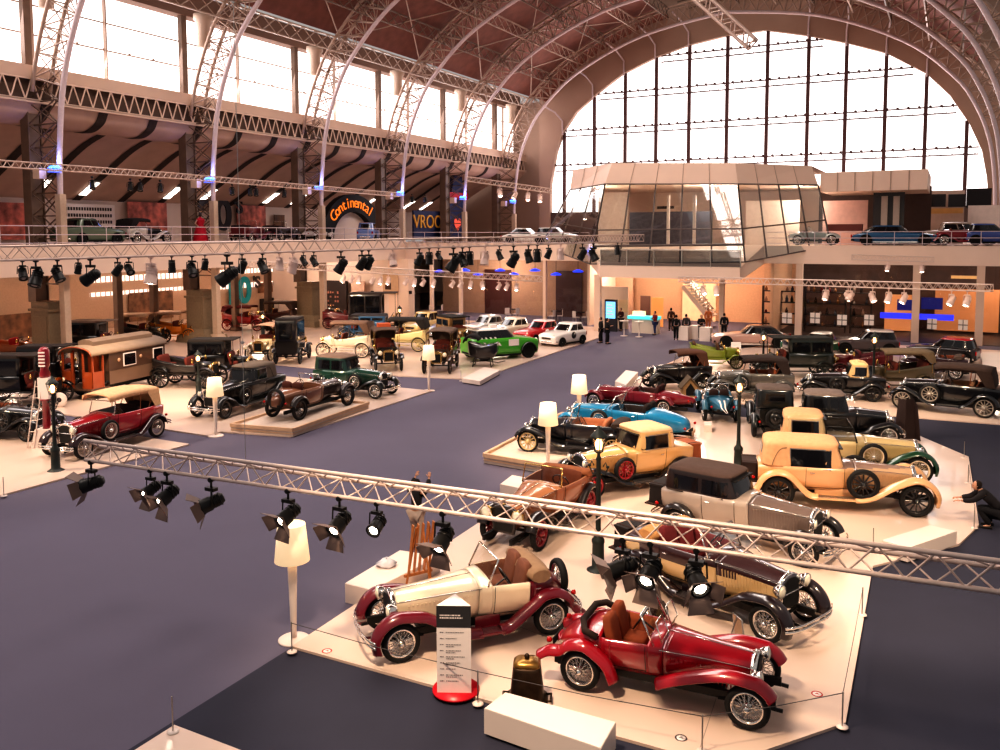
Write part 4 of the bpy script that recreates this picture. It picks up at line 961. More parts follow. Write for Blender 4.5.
# ---------------------------------------------------------------- the cars
def ang2(a,b,z): d=G(*b,z)-G(*a,z); return math.atan2(d.y,d.x)
def placeF(front,ang,wb,vis,track=1.3,z=.05):
    B=G(*front,z); h=Vector((cos(ang),sin(ang),0)); n=Vector((-h.y,h.x,0)); s=1 if vis=='R' else -1
    return B-h*wb/2+n*(s*track/2),ang,wb
def at(px,deg,wb=2.6,z=.05): return G(*px,z),math.radians(deg),wb
MAR=(112,22,40); CRM=(240,220,192)
DF=dict(R=.34,belt=1.0,roof=1.62,w=.64,track=1.28,hl=1.15,zb=.4)
def pw(label,pl,**k): d=dict(DF); d.update(k); return prewar(label,pl,**d)
def ex_white(r,q):
    m=MB()
    for sd in(-1,1): m.bbox((q['xr']+.5,sd*.64,.31),(q['xf']-1.1,sd*.8,.33))
pw('cream cabriolet with maroon wings and folded tan hood, beside the information stand',place((551,634),(401,662),'L',1.24),body=CRM,fend=MAR,style='coupe_open',topup=False,folded=(150,122,98),fs='flow',R=.325,hl=1.42,belt=.98,w=.62,track=1.24,spare='rear',rearcol=MAR,seatc=(120,78,62),steer=.0,tail='round',shell=CHROME,lampr=.12,crown=.07,ro=.38)
def ex_red(r,q):
    m=MB(); x=q['cs']-.98
    m.tube([(x+.22,q['w']*.97,q['belt']+.0),(x+.02,q['w']*.98,q['belt']+.07),(x-.08,.3,q['belt']+.12),(x-.08,-.3,q['belt']+.12),(x+.02,-q['w']*.98,q['belt']+.07),(x+.22,-q['w']*.97,q['belt']+.0)],.055,7); m.build('folded_hood',[cloth(52,38,34)],r)
    a=MB()
    for sy in(-.3,.3):
        p=[(q['cs']+.22,sy-.2,q['belt']+.1),(q['cs']+.12,sy-.17,q['belt']+.36),(q['cs']+.12,sy+.17,q['belt']+.36),(q['cs']+.22,sy+.2,q['belt']+.1)]; a.tube(p,.012,5,0,True)
    a.build('aero_screen',[CHROME],r)
pw('low red roadster with brown seats, nearest car of all',place((580,690),(747,729),'R',1.2),body=(158,14,36),fend=(158,14,36),style='coupe_open',topup=False,fs='sport',R=.32,belt=.86,w=.56,zb=.36,track=1.2,tail='round',spare=None,bumper=False,seatc=(150,78,48),hl=1.25,lampr=.11,crown=.06,extra=ex_red,ro=.45)
pw('cream sided cabriolet with dark maroon wings and folded tan hood, behind the red roadster',place((640,590),(766,642),'R',1.24),body=(214,180,132),fend=(36,20,24),style='coupe_open',topup=False,folded=(196,146,98),seatc=(110,40,44),two=(58,32,34,.2),R=.325,belt=1.06,w=.63,track=1.24,fs='flow',spare=None,lampr=.12,hl=1.15,trunk=(34,26,26))
pw('grey saloon with black roof and upper body, between the cream cars',placeF((803,567),ang2((676,476),(742,489),1.55),2.9,'R',1.28),body=(176,160,150),fend=(40,34,34),hood=(120,104,98),style='sedan',top=(84,66,60),upper=(44,34,34),R=.33,belt=1.08,roof=1.62,fs='cycle',spare=None,two=None,wn=2,hl=1.3,trunk=(40,32,32))
CC=(226,176,130)
pw('big pale yellow closed coupe with a grey bonnet top and black wheels',place((778,507),(916,517),'R',1.42),body=CC,fend=CC,style='coupe',top=(216,168,128),upper=CC,two=(150,122,108,-.0),hood=(196,160,126),R=.4,belt=1.07,roof=1.69,gr=-.42,wsill=.1,ww=1.3,w=.7,track=1.42,hl=1.4,wk='wood',rim=paint(30,26,26),spare='side',trunk=(50,34,32),lampr=.12,fs='flow',crown=.07,zb=.46,bumper=False,tirew=.15)
def ex_town(r,q):
    m=MB(); g=MB(); x0=q['cs']-.85; x1=q['cs']-.02; w=q['w']*.95; zb_=q['belt']-.02; zt=zb_+.42
    for sd in(-1,1):
        p=[(x0,sd*w,zb_),(x0,sd*w*.97,zt),(x1-.12,sd*w*.95,zt),(x1,sd*w*.93,zb_)]; m.tube(p+[p[0]],.02,5); g.add(p,[(0,1,2,3)])
    p=[(x1,-w*.93,zb_),(x1-.12,-w*.95,zt),(x1-.12,w*.95,zt),(x1,w*.93,zb_)]; m.tube(p,.02,5); g.add(p,[(0,1,2,3)])
    m.build('windscreen_frame',[CHASSIS],r); g.build('windscreen_glass',[mat('smoked_car_glass',S(40,38,38),.06,alpha=.6)],r); seat(r,x0+.3,0,q['belt']-.5,1.1,.5,.5,LEATHERD)
pw('two tone cream and green town car, directly behind the pale yellow coupe',placeF((918,484),math.radians(13),3.3,'R',1.4),body=(214,190,142),fend=(22,66,42),hood=(204,178,128),style='coupe',top=(216,166,126),upper=(206,180,138),cabf=.75,extra=ex_town,R=.38,belt=1.07,roof=1.78,gr=-.3,w=.7,track=1.4,hl=1.35,rim=paint(226,206,180),spare='side',fs='flow',tirew=.15,zb=.45)
pw('yellow closed coupe with black wings and red wheels, spare on its side',placeF((594,499),ang2((673.5,476),(606,486.5),.3),2.85,'L',1.32),body=(214,166,112),fend=(22,18,22),style='coupe',top=(214,176,142),upper=(214,174,120),R=.345,belt=1.08,roof=1.66,w=.66,track=1.32,rim=paint(150,22,34),wk='wood',spare='side',fs='clam',trunk=(150,84,52),hl=1.15)
PLZ=.225
pw('black open torpedo with cream wheels on the wooden stand',placeF((528,452),ang2((602,424),(537,419),.95),2.7,'L',1.2,PLZ),body=(20,20,30),fend=(20,20,28),style='open',topup=False,folded=(60,48,44),R=.345,belt=.98,rim=paint(226,200,150),wk='wood',spare=None,base=PLZ,seatc=(170,110,80),w=.58,track=1.2,tirew=.11,bumper=False)
pw('bright blue streamlined racer with a long tail on the wooden stand',(G(617,436,PLZ),ang2((667,422),(562,410),.6),3.0),body=(30,128,172),fend=(30,128,172),style='coupe_open',topup=False,tail='round',R=.33,belt=1.0,w=.62,zb=.34,spare='side',fs='cycle',wind=True,base=PLZ,bumper=False,seatc=(40,30,30),ro=.9,hl=1.3)
pw('dark red low racer behind the bright blue one',(G(634,409,.05),ang2((678,400),(597,392),.6),2.9),body=(122,20,38),fend=(112,18,34),style='coupe_open',topup=False,tail='boat',R=.32,belt=.82,w=.55,zb=.34,spare=None,fs='cycle',bumper=False,seatc=(60,30,28),ro=.8,hl=1.35)
pw('brown copper open tourer with large brass headlamps behind the near truss',place((589,517),(540,550),'L',1.3),body=(150,88,58),fend=(34,22,22),hood=(150,96,66),style='open',topup=False,folded=(140,86,56),R=.37,belt=1.05,rim=paint(140,24,36),wk='wood',shell=BRASS,rad=paint(36,30,28),lampr=.15,spare=None,bumper=False,seatc=(110,60,40),two=(190,130,92,.06),rxo=.42)
def ex_bug(r,q):
    m=MB(); D=q['D']
    for y in(-.09,.09): m.grid(lambda u,v:Vector((q['cs']-1.1-(1.35)*u,(y+(v-.5)*.06)*(1-.75*u),lerp_at(D,q['cs']-1.1-1.35*u)[3]+lerp_at(D,q['cs']-1.1-1.35*u)[4]*.93+.012)),10,1,0)
    m.build('racing_stripe',[CARDW],r)
pw('small blue racer with a pointed striped tail, seen from behind',at((716,415),112,2.0),body=(58,112,138),fend=(50,96,118),style='coupe_open',topup=False,tail='boat',R=.34,belt=.86,w=.5,zb=.36,track=1.15,spare=None,fs='cycle',bumper=False,hl=1.0,extra=ex_bug,seatc=(50,30,28),ro=.5)
pw('small upright black saloon seen from behind with a spare wheel on its tail',at((770,430),106,2.2),body=(22,24,24),style='sedan',top=(104,90,84),R=.35,belt=1.1,roof=1.78,spare='rear',wk='disc',rim=paint(26,26,26),bumper=False,w=.64,det=1)
pw('black saloon with a grey roof behind the green winged town car',at((847,440),14,2.35),body=(20,19,22),style='sedan',top=(132,116,108),R=.34,belt=1.05,roof=1.66,spare=None,hl=.95,ro=.35)
pw('black roadster with a cream folding top',place((873,402),(812,399),'L'),body=(22,20,22),fend=(18,16,18),style='coupe',top=(226,192,140),spare='side',rim=paint(30,26,26),wk='wood',roof=1.58,R=.34,upper=(210,176,126))
pw('large black tourer with its dark hood raised at the platform edge',place((984,418),(902,409),'L'),body=(16,15,18),style='tourer',top=(62,46,40),R=.39,belt=1.15,roof=1.85,w=.68,track=1.4,rim=paint(150,140,130),wk='wood',spare='side',seatc=(150,110,80),hl=1.15)
pw('grey green tourer with dark hood and chrome spare wheel',place((783,400),(722,399),'L'),body=(88,84,80),fend=(70,68,66),style='tourer',top=(48,36,34),R=.36,belt=1.08,roof=1.72,spare='side',rim=CHROME,hl=.95)
pw('small black tourer with brown hood beside the toy kennel',place((703,389),(659,391),'L',1.15),body=(24,20,22),style='tourer',top=(92,62,50),R=.35,belt=1.05,roof=1.7,w=.56,track=1.15,spare=None,wk='wood',rim=paint(26,24,24),bumper=False,tirew=.09,hl=1.0)
def ex_dark(r,q): pass
pw('dark purple open car with folded tonneau, behind the large black tourer',place((955,380),(905,376),'L'),body=(52,28,36),style='open',topup=False,folded=(90,76,68),R=.34,spare='side',det=1)
veteran('olive veteran car draped with a grey cloth, cream wheels',G(893,390,.05),math.radians(205),body=(84,74,56),top=(120,104,84),kind='canopy',rim=paint(214,196,160),H=1.8,wb=2.2,R=.36)
veteran('yellow green small veteran car with brass lamps at the aisle',G(716,367,.05),math.radians(20),body=(128,140,48),top=(110,100,60),kind='open',rim=paint(90,84,50),R=.34,wb=1.9,seatc=(90,60,40))
veteran('dark green closed limousine with black roof behind the grey green tourer',G(790,376,.05),math.radians(205),body=(30,38,34),top=(40,40,38),kind='limo',H=1.95,wb=2.9,R=.38,w=.68)
veteran('maroon open carriage beside the white box',G(858,376,.05),math.radians(200),body=(92,20,30),kind='open',R=.34,wb=2.0,seatc=(80,24,30),rim=paint(92,20,30))
modern('pinkish beige modern coupe with a dark roof at the glass front',place((778,348),(726,347),'L',1.6),(196,158,146),(70,58,56),'coupe',rim=STEEL)
modern('green hatchback with a white roof',place((819,357),(789,354),'L',1.4),(24,92,62),(236,228,218),'mini',R=.29)
modern('dark grey hatchback with a pale roof, in front of the shop',place((889,355),(845,353.5),'L',1.4),(72,62,66),(224,212,204),'mini',R=.3)
modern('black hatchback with a red roof',place((964,365),(916,361),'L',1.4),(26,20,26),(190,20,36),'mini',R=.3)
# left side of the aisle
pw('red tourer with black wings under a raised cream hood',place((157,437),(84,459),'L',1.34),body=(160,18,38),fend=(44,12,20),style='tourer',top=(226,184,144),R=.355,belt=1.1,roof=1.78,w=.66,track=1.34,hl=1.25,spare='side',lampr=.13,rim=paint(190,170,160),seatc=(60,40,36))
pw('black town car with a dark hood, long bonnet towards the aisle lamp',place((283,401),(226,419),'L',1.35),body=(22,20,22),style='coupe',top=(92,80,72),upper=(26,24,26),R=.37,belt=1.12,roof=1.74,hl=1.45,spare='side',rim=paint(60,52,50))
pw('tan leather boat tailed tourer on the pale wooden stand',place((300,420),(348,405.5),'R',1.25,.225),body=(142,98,74),fend=(40,28,26),hood=(60,44,40),style='coupe_open',topup=False,tail='boat',R=.4,belt=1.06,w=.62,track=1.25,spare='rear',fs='cycle',base=.225,bumper=False,rim=paint(40,32,30),seatc=(90,50,40),hl=1.3)
pw('dark green saloon with a brown roof and chrome headlamps',placeF((375,399),ang2((305,374),(368,379),1.0),2.8,'R',1.3),body=(20,66,54),fend=(18,20,20),style='sedan',top=(122,100,88),upper=(24,56,48),R=.35,belt=1.08,roof=1.7,spare='side',lampr=.12,hl=1.2)
pw('black car cut by the left edge of the picture',placeF((26,442),math.radians(12),2.7,'R',1.3),body=(20,18,20),style='open',topup=False,folded=(60,50,44),R=.36,rim=paint(36,32,32),wk='wood',bumper=False,tirew=.1)
V=[('black closed veteran limousine with grey roof behind the caravan wheel',(224,379),28,dict(kind='limo',H=2.0,wb=2.3)),
('cream bodied lorry with brown canopy facing the aisle',(268,358),-70,dict(kind='canopy',body=(186,168,140),top=(88,66,56),H=1.9)),
('tall narrow black delivery van seen end on',(293,361),118,dict(kind='van',body=(24,20,20),top=(40,32,30),H=2.5,w=.6,wb=2.2)),
('white veteran wagonette with brown canopy beside the tall van',(346,356),200,dict(kind='canopy',body=(216,200,180),top=(98,74,62),H=2.0)),
('black open front runabout with square windscreen facing the aisle, suitcase on its roof',(386,368),-48,dict(kind='canopy',body=(24,20,20),top=(96,76,66),H=2.05,basket=(190,96,60),lampr=.13)),
('black wagon with cream wickerwork sides',(402,350),200,dict(kind='canopy',body=(222,202,150),top=(38,34,34),H=1.95)),
('brown veteran car with canopy facing the white floor lamp',(441,370),-68,dict(kind='canopy',body=(74,50,42),top=(104,84,72),H=2.05,lampr=.12)),
('black roofed veteran with tan panels next to the green rally car',(456,346),-30,dict(kind='limo',body=(150,118,76),top=(34,30,30),H=1.9)),
('blue small veteran car in front of the dark omnibus',(364,339),205,dict(kind='limo',body=(40,84,120),top=(60,56,60),H=1.7)),
('black closed car deep under the side gallery',(100,356),20,dict(kind='limo',body=(18,16,18),top=(110,90,80),H=2.1,wb=2.7)),
('dark veteran car with pale canopy between the brown columns',(143,344),25,dict(kind='canopy',body=(40,30,28),top=(190,160,136),H=1.95)),
('orange yellow veteran car with pale canopy under the gallery',(176,341),25,dict(kind='canopy',body=(214,128,32),top=(180,150,130),H=1.95,rim=paint(214,128,32))),
('brass fitted open veteran with red seat at the left end under the gallery',(14,362),30,dict(kind='open',body=(150,80,34),seatc=(170,24,30),rim=paint(180,110,50),lampr=.14)),
('black limousine with a brown roof, nearer one of the pair at the left edge',(24,404),25,dict(kind='limo',body=(16,14,16),top=(60,48,42),H=2.1,wb=2.7)),
('black limousine of the left edge pair, next to the iron pedestal',(58,388),28,dict(kind='limo',body=(18,16,16),top=(56,44,40),H=2.0)),
('black skeletal veteran with spoked wheels behind the caravan',(190,386),20,dict(kind='open',body=(24,20,20),H=1.6,R=.45,wb=2.2)),
('red veteran carriage against the wall below the number sign',(246,330),20,dict(kind='canopy',body=(150,26,30),top=(90,30,30),H=1.8)),
('dark brown veteran deep in the side aisle',(276,326),200,dict(kind='canopy',body=(70,40,34),top=(80,60,52),H=1.9)),
('dark red open veteran beside the big pedestal',(345,328),30,dict(kind='open',body=(110,20,26))),
('black veteran chassis with red wheels by the display case',(322,322),20,dict(kind='open',body=(40,24,24),rim=paint(130,26,26)))]
for lb,px,dg,k in V: veteran(lb,G(*px,.05),math.radians(dg),det=1,**k)
# dark omnibus with many windows
veteran('long dark omnibus with a glazed upper body',G(380,333,.05),math.radians(28),body=(40,28,26),top=(58,46,42),kind='limo',wb=3.4,H=2.9,w=.85,R=.45)
SM=[('pale yellow small estate car at the back',(421,333),(222,190,130),None,'estate'),('grey small car next to the pale yellow one',(447,336),(150,152,158),None,'estate'),('silver grey small car in the middle of the back row',(483,335),(190,186,182),None,'mini'),
('cream small car beside the red one',(508,338),(226,212,192),None,'mini'),('red small car with white roof',(537,341),(190,26,36),(240,230,224),'mini'),('white small car with black number panels at the end of the row',(563,344),(236,228,222),None,'mini')]
def ex_num(r,q):
    o=MB()
    for sd in(-1,1): o.lathe([(0,0),(.22,.0),(.22,.01),(0,.012)],MT(-.1,sd*(q['w']+.002),.62)@RX(-sd*PI/2),16)
    o.build('door_roundel',[CARDW if r['label'].startswith('red') else BLACK],r)
for lb,px,c,rc,kd in SM:
    modern(lb,at(px,-85 if kd=='estate' else -106,2.0),c,rc,kd,old=True,R=.25,rim=paint(214,206,200),extra=ex_num if ('red' in lb[:3] or 'white' in lb[:5]) else None)
def ex_rally(r,q):
    m=MB(); 
    for k in range(4): 
        x=-.35-.28*k; m.add([(x,-.97,.8),(x-.12,-.97,.8),(x-.45,-.9,1.3),(x-.33,-.9,1.3)],[(0,1,2,3)])
    m.add([(0.1,-.965,.75),(.75,-.965,.75),(.75,-.955,1.12),(.1,-.955,1.12)],[(0,1,2,3)])
    m.build('side_graphics',[CARDW],r)
    a=MB()
    for x in(q['xf'],q['xr']):
        for sd in(-1,1): fender(arc(x,q['R'],q['R']+.1,5,175,8),sd*.75,sd*1.06,a,.02,.02)
    a.build('flared_wings',[paint(30,34,30)],r)
    s=MB(); s.box((q['xr']-.3,0,q['roof']+.1),(.5,1.4,.05)); s.bbox((-.6,-.2,q['roof']),(-.2,.2,q['roof']+.14)); s.build('roof_scoop',[CARDW],r)
modern('green and black rally car with white roof and white slashes',place((484,361),(528,357.5),'R',1.7),(74,168,40),(236,232,226),'rally',rim=paint(60,56,54),extra=ex_rally,name='rally_car')
# horse carriage body by the rally car
def carriage(px,label):
    p=G(*px,.05); r=thing('carriage',label,'carriage',(p.x,p.y,.05),math.radians(20)); 
    b=MB(); b.rings([ringpts(x,w,z0,z1,.02,.3) for x,w,z0,z1 in((-.75,.3,.75,1.3),(-.6,.45,.5,1.25),(0,.5,.42,1.1),(.6,.45,.5,1.2),(.8,.35,.8,1.28))],0); b.build('body',[paint(22,20,24)],r)
    h=MB(); h.rings([[Vector((-.55+.5*cos(t)*s,y,1.2+.5*sin(t)*s)) for t in [PI*.15+PI*.8*i/8 for i in range(9)]]+[Vector((-.55+.44*cos(t)*s,y,1.2+.44*sin(t)*s)) for t in [PI*.95-PI*.8*i/8 for i in range(9)]] for y,s in((-.5,.9),(-.3,1),(.3,1),(.5,.9))],0); h.build('folding_hood',[cloth(30,26,28)],r)
    f=MB()
    for x in(-.5,.5):
        for y in(-.4,.4): f.cyl((x,y,0),(x*.8,y*.8,.5),.025,n=5)
        f.cyl((x,-.4,.05),(x,.4,.05),.02,n=5)
    f.tube([(-.7,0,.2),(0,0,.3),(.8,0,.2),(1.2,0,.3)],.025,5); f.build('stand',[CHASSIS],r); return r
carriage((483,366),'black carriage body with folding hood standing on trestles at the aisle')
# brown gypsy style rail caravan
def caravan():
    A=G(94,401,.05); B=G(166,384,.05); d=B-A; L=d.length; ang=math.atan2(d.y,d.x); n=Vector((-sin(ang),cos(ang),0)); c=(A+B)/2+n*.85
    r=thing('motor_caravan','brown wooden railway style caravan with a clerestory roof and open porch','caravan',(c.x,c.y,.05),ang)
    Wd=.85; h=L/2; BR=paint(88,66,54); LB=paint(122,98,82); OR=paint(160,76,40)
    MB().bbox((-h+.9,-Wd,.55),(h,Wd,1.95)).build('body',[BR],r)
    MB().bbox((-h+.9,-Wd-.012,.55),(h,Wd+.012,1.12)).build('lower_panelling',[LB],r)
    rf=MB(); 
    def sec(x,w,z,t): 
        P=[Vector((x,w*cos(a),z+.34*sin(a))) for a in [PI*i/12 for i in range(13)]]; return P+[Vector((p.x,p.y*.97,p.z-t)) for p in P[::-1]]
    rf.rings([sec(-h-.1,Wd*1.1,1.95,.06),sec(h+.06,Wd*1.1,1.95,.06)],0); rf.build('roof',[matte(140,120,104)],r)
    cl=MB(); cl.rings([[Vector((x,w,z)) for w,z in((-.42,2.2),(-.42,2.42),(-.2,2.5),(.2,2.5),(.42,2.42),(.42,2.2))] for x in(-h+.5,h-.3)],0,False); cl.build('clerestory',[matte(126,106,92)],r)
    f=MB(); g=MB()
    for x0,x1 in((-h+1.75,-h+2.4),(h-.75,h-.2)):
        for s in(-1,1): f.bbox((x0-.05,s*(Wd+.01),1.22),(x1+.05,s*(Wd+.03),1.8)); g.bbox((x0,s*(Wd+.02),1.27),(x1,s*(Wd+.045),1.75))
    f.build('window_frame',[CARDW],r); g.build('window_glass',[GLASSDK],r)
    p=MB()
    for y in(-Wd+.04,-.3,.3,Wd-.04): p.bbox((-h-.0,y-.035,.5),(-h+.07,y+.035,2.0))
    for y in(-Wd+.04,Wd-.04): p.bbox((-h+.55,y-.035,.5),(-h+.62,y+.035,2.0)); p.bbox((-h,y-.02,.5),(-h+.6,y+.02,1.2))
    p.bbox((-h,.3,.5),(-h+.04,Wd,1.2)); p.bbox((-h,-Wd,.5),(-h+.04,-.3,1.2)); p.tube([(-h-.1,Wd*1.05*cos(a),1.9+.35*sin(a)) for a in [PI*i/10 for i in range(11)]],.03,5); p.build('porch_frame',[OR],r)
    MB().bbox((-h-.15,-Wd,.42),(-h+.9,Wd,.5)).build('porch_floor',[BR],r); MB().bbox((-h+.88,-.3,.5),(-h+.92,.3,1.85)).build('door',[OR],r)
    dc=MB()
    for x in(-h+1.45,-h+2.75):
        for s in(-1,1): dc.lathe([(0,0),(.09,0),(.09,.01),(0,.012)],MT(x,s*(Wd+.012),1.55)@RX(-s*PI/2),6)
    dc.build('painted_emblem',[matte(190,150,120)],r)
    ch=MB(); ch.box((0,0,.38),(L,.8,.14)); ch.build('chassis',[CHASSIS],r)
    for x in(-h+.9,h-.7):
        for s in(-1,1): add_wheel(r,'wood',.36,paint(60,40,32),x,s*(Wd-.1),.36,False,.1)
caravan()
# cars standing on the balcony and the gallery
def bal(label,cx,Y,z,deg,fn,**k): p=AY(cx,230,Y); return fn(label,(Vector((p.x,Y,0)),math.radians(deg),k.pop('wb',2.6)),base=z,**k)
bal('metallic blue streamlined coupe on the end balcony',896,62.2,6.2,0,modern,body=(24,84,124),kind='coupe',rim=STEEL,R=.34,wb=3.5,name='streamlined_car')
bal('maroon open sports car on the balcony behind its railing',966,61.8,6.2,0,prewar,body=(130,24,40),style='coupe_open',topup=False,tail='round',R=.34,belt=.95,w=.6,zb=.38,track=1.2,spare=None,bumper=False,det=1,hl=1.1,wb=2.4,fs='flow')
bal('beige saloon parked behind the maroon sports car on the balcony',965,64.6,6.2,0,modern,body=(160,138,124),kind='other',old=True,wb=3.0)
bal('silver grand prix racer on the balcony beside the glass pavilion',816,61.8,6.2,0,prewar,body=(170,174,170),style='coupe_open',topup=False,tail='boat',R=.34,belt=.85,w=.5,zb=.36,track=1.2,spare=None,bumper=False,det=1,fs='cycle',wb=2.2)
bal('blue and white car at the right end of the balcony',996,61.8,6.2,0,modern,body=(60,80,140),kind='mini',wb=2.2)
def galc(label,px,X,deg,fn,wb=2.4,**k): p=AX(px,235,X); return fn(label,(Vector((X,p.y,0)),math.radians(deg),wb),base=ZG,**k)
galc('green and white classic car on the gallery by the grid of photographs',90,-43.8,95,modern,body=(96,112,92),roofc=(50,54,46),kind='other',old=True)
galc('black and white sports car on the gallery below the large car photograph',143,-43.8,95,prewar,body=(210,200,190),hood=(30,28,28),style='tourer',top=(34,28,28),R=.34,belt=.95,roof=1.5,spare=None,det=1)
galc('pale blue estate car on the gallery in front of the black arch',369,-43.0,118,modern,body=(120,140,190),kind='estate',old=True,wb=2.6)
galc('white racing car on the gallery beside the foot of the black arch',316,-43.6,100,prewar,body=(220,210,204),style='coupe_open',topup=False,tail='boat',R=.3,belt=.8,w=.5,zb=.34,spare=None,det=1,fs='cycle',bumper=False)
galc('dark convertible on the gallery near the red poster',282,-43.8,100,prewar,body=(44,28,30),style='open',topup=False,folded=(60,40,36),R=.33,spare=None,det=1)
galc('dark red roadster on the gallery behind the railing',252,-43.8,100,prewar,body=(110,24,34),style='open',topup=False,folded=(60,40,36),R=.33,spare=None,det=1)
galc('white low coupe at the far corner of the gallery',530,-36,0,modern,body=(226,220,214),kind='coupe') if False else None
bal('white low coupe on the balcony at the left of the pavilion',529,64,6.2,0,modern,body=(226,220,214),kind='coupe',wb=2.7)
bal('white car inside the left corner of the glass pavilion',557,66,6.2,0,modern,body=(226,220,214),kind='mini',wb=2.5)
# ---------------------------------------------------------------- lamps, trusses, furniture of the show
for px,lb in(((294,640),'white floor lamp with a lit cream shade, nearest one, left of the maroon winged cabriolet'),((548,472),'white floor lamp in front of the wooden stand with the black torpedo'),((579,433),'white floor lamp behind the bright blue racer'),((216,436),'white floor lamp beside the pale wooden stand of the boat tailed tourer'),((429,391),'white floor lamp between the green saloon and the black carriage')):
    floor_lamp(px,lb)
for px,H,lb in(((56,472),2.75,'street lamp in front of the red tourer'),((598,572),2.95,'street lamp behind the near truss, between yellow coupe and cream cabriolet'),((738,471),2.75,'street lamp beside the small upright black saloon'),((199,396),1.9,'street lamp glowing above the black town car'),((763,372),2.0,'street lamp before the green hatchback'),((873,392),2.55,'street lamp in front of the dark grey hatchback'),((400,334),1.9,'street lamp beside the dark omnibus'),((263,336),1.6,'small street lamp by the cream lorry')):
    lamp_post(px,lb,H)
def D_(x,y,d): g=ray(x,y); return Vector((0,0,CZ))+g*(d/F)
# near truss
TZ=3.0
T0=G(92,448,TZ); T1=G(1060,580,TZ)
tr,ts,tu,td=truss(T0,T1,'long pale aluminium box truss hanging low across the hall in front',.37,.033,tri=True,cell=.62,rb=.014)
names=['with its beam turned left, at the end of the near truss','second on the near truss, small and lit','third on the near truss with wide open flaps','fourth on the near truss, pointing left','hanging just above the nearest floor lamp','square on and glowing, right of the nearest floor lamp','small round lit one beside the person','large one above the cream bonnet','lit one over the dark maroon cabriolet, flap pointing left','glowing one over the dark maroon cabriolet','last on the near truss, over the cabriolet lamps']
aims=[(-.8,-.5,-.3),(-.1,-.9,-.42),(-.12,-.85,-.5),(-.6,-.6,-.35),(-.15,-.85,-.45),(-.05,-.85,-.5),(.15,-.95,-.35),(-.05,-.8,-.6),(-.75,-.5,-.35),(-.1,-.9,-.45),(.55,-.7,-.4)]
for i,(x,y) in enumerate(((98,466),(156,468),(174,470),(216,474),(294,487),(344,492),(382,494),(449,503),(624,532),(652,538),(700,545))):
    # the clamp grips the lower front tube
    t=(x-86)/(1060-86); p=None; best=1e9
    for k in range(200):
        q=T0+(T1-T0)*(k/199); d=q-Vector((0,0,CZ)); xx=500+F*d.dot(CR)/d.dot(CF)
        if abs(xx-x)<best: best=abs(xx-x); p=q
    p=p-tu+ts*.9
    stage_light(p+Vector((0,0,-.03)),aims[i],'black stage light, '+names[i],1.12 if i not in(1,6) else .95,lit=i not in(3,),doors=i not in(6,),group=None)
for x in(245,):
    q=min([T0+(T1-T0)*(k/199) for k in range(200)],key=lambda q:abs(500+F*(q-Vector((0,0,CZ))).dot(CR)/(q-Vector((0,0,CZ))).dot(CF)-x)); o=(T0+T1)/2
    m=MB().cyl(q-o+tu,q-o+tu+Vector((0,0,22)),.007,n=4); m.lathe([(.0,-.04),(.04,0),(0,.04)],MT(*(q-o+tu+Vector((0,0,2.0)))),8); m.build('suspension_cable',[STEEL],tr)
# the long truss at gallery height
U0=D_(-25,254,21.5); U1=D_(641,238,47)
tr2,s2,u2,d2=truss(U0,U1,'pale box truss at gallery level stretching from the left edge towards the pavilion',.36,.032,cell=.6,rb=.014)
LX=[(20,1,(.5,-.2,-.8)),(36,1.4,(.1,-.4,-.9)),(56,1.2,(.5,.1,-.85)),(76,.8,(-.3,0,-.9)),(88,1.5,(-.75,-.3,-.5)),(118,1,(-.6,-.2,-.8)),(130,1,(.7,-.2,-.6)),(152,1.6,(0,-.2,-1)),(170,1,(0,0,-1)),(190,1.3,(.5,-.2,-.8)),(203,.9,(-.3,0,-.8)),(226,2,(-.7,-.4,-.6)),(243,1.2,(-.5,0,-.8)),(262,1.3,(.5,0,-.8)),(278,1.2,(0,0,-1)),(292,1.4,(-.4,0,-1)),(303,.9,(.6,0,-.8)),(313,1,(.6,0,-.8)),(340,1.6,(-.5,-.2,-.8)),(361,1.4,(-.6,0,-.8)),(369,1.4,(-.5,0,-.8)),(393,1.3,(.3,-.2,-.9)),(420,1.3,(-.5,0,-.8)),(429,1.3,(0,0,-1)),(438,1,(.5,0,-.8)),(453,2.0,(-.5,-.2,-.8)),(463,1.6,(.4,0,-.8)),(469,1.5,(0,0,-1)),(484,1.6,(0,-.2,-1)),(499,1.2,(.4,0,-.8)),(513,1.9,(-.5,0,-.8)),(529,1.6,(.3,0,-.9)),(537,1.6,(0,0,-1)),(549,1.3,(-.4,0,-.8)),(560,1.5,(0,0,-1)),(583,1.6,(-.5,0,-.8)),(594,1.8,(.4,0,-.8)),(618,1.3,(0,0,-1))]
PINK=mat('pale_lamp_housing',S(226,200,190),.5)
for i,(x,s,a) in enumerate(LX):
    q=min([U0+(U1-U0)*(k/299) for k in range(300)],key=lambda q:abs(500+F*(q-Vector((0,0,CZ))).dot(CR)/(q-Vector((0,0,CZ))).dot(CF)-x)); pale=x in(152,278,292,393,484,560)
    stage_light(q-u2-Vector((0,0,.03)),a,('pale' if pale else 'black')+' spotlight hanging in the row under the long truss at gallery level',s*.95,lit=False if not pale else x in(152,),doors=False,col=PINK if pale else None,group=('pale' if pale else 'black')+' spotlights on the gallery level truss')
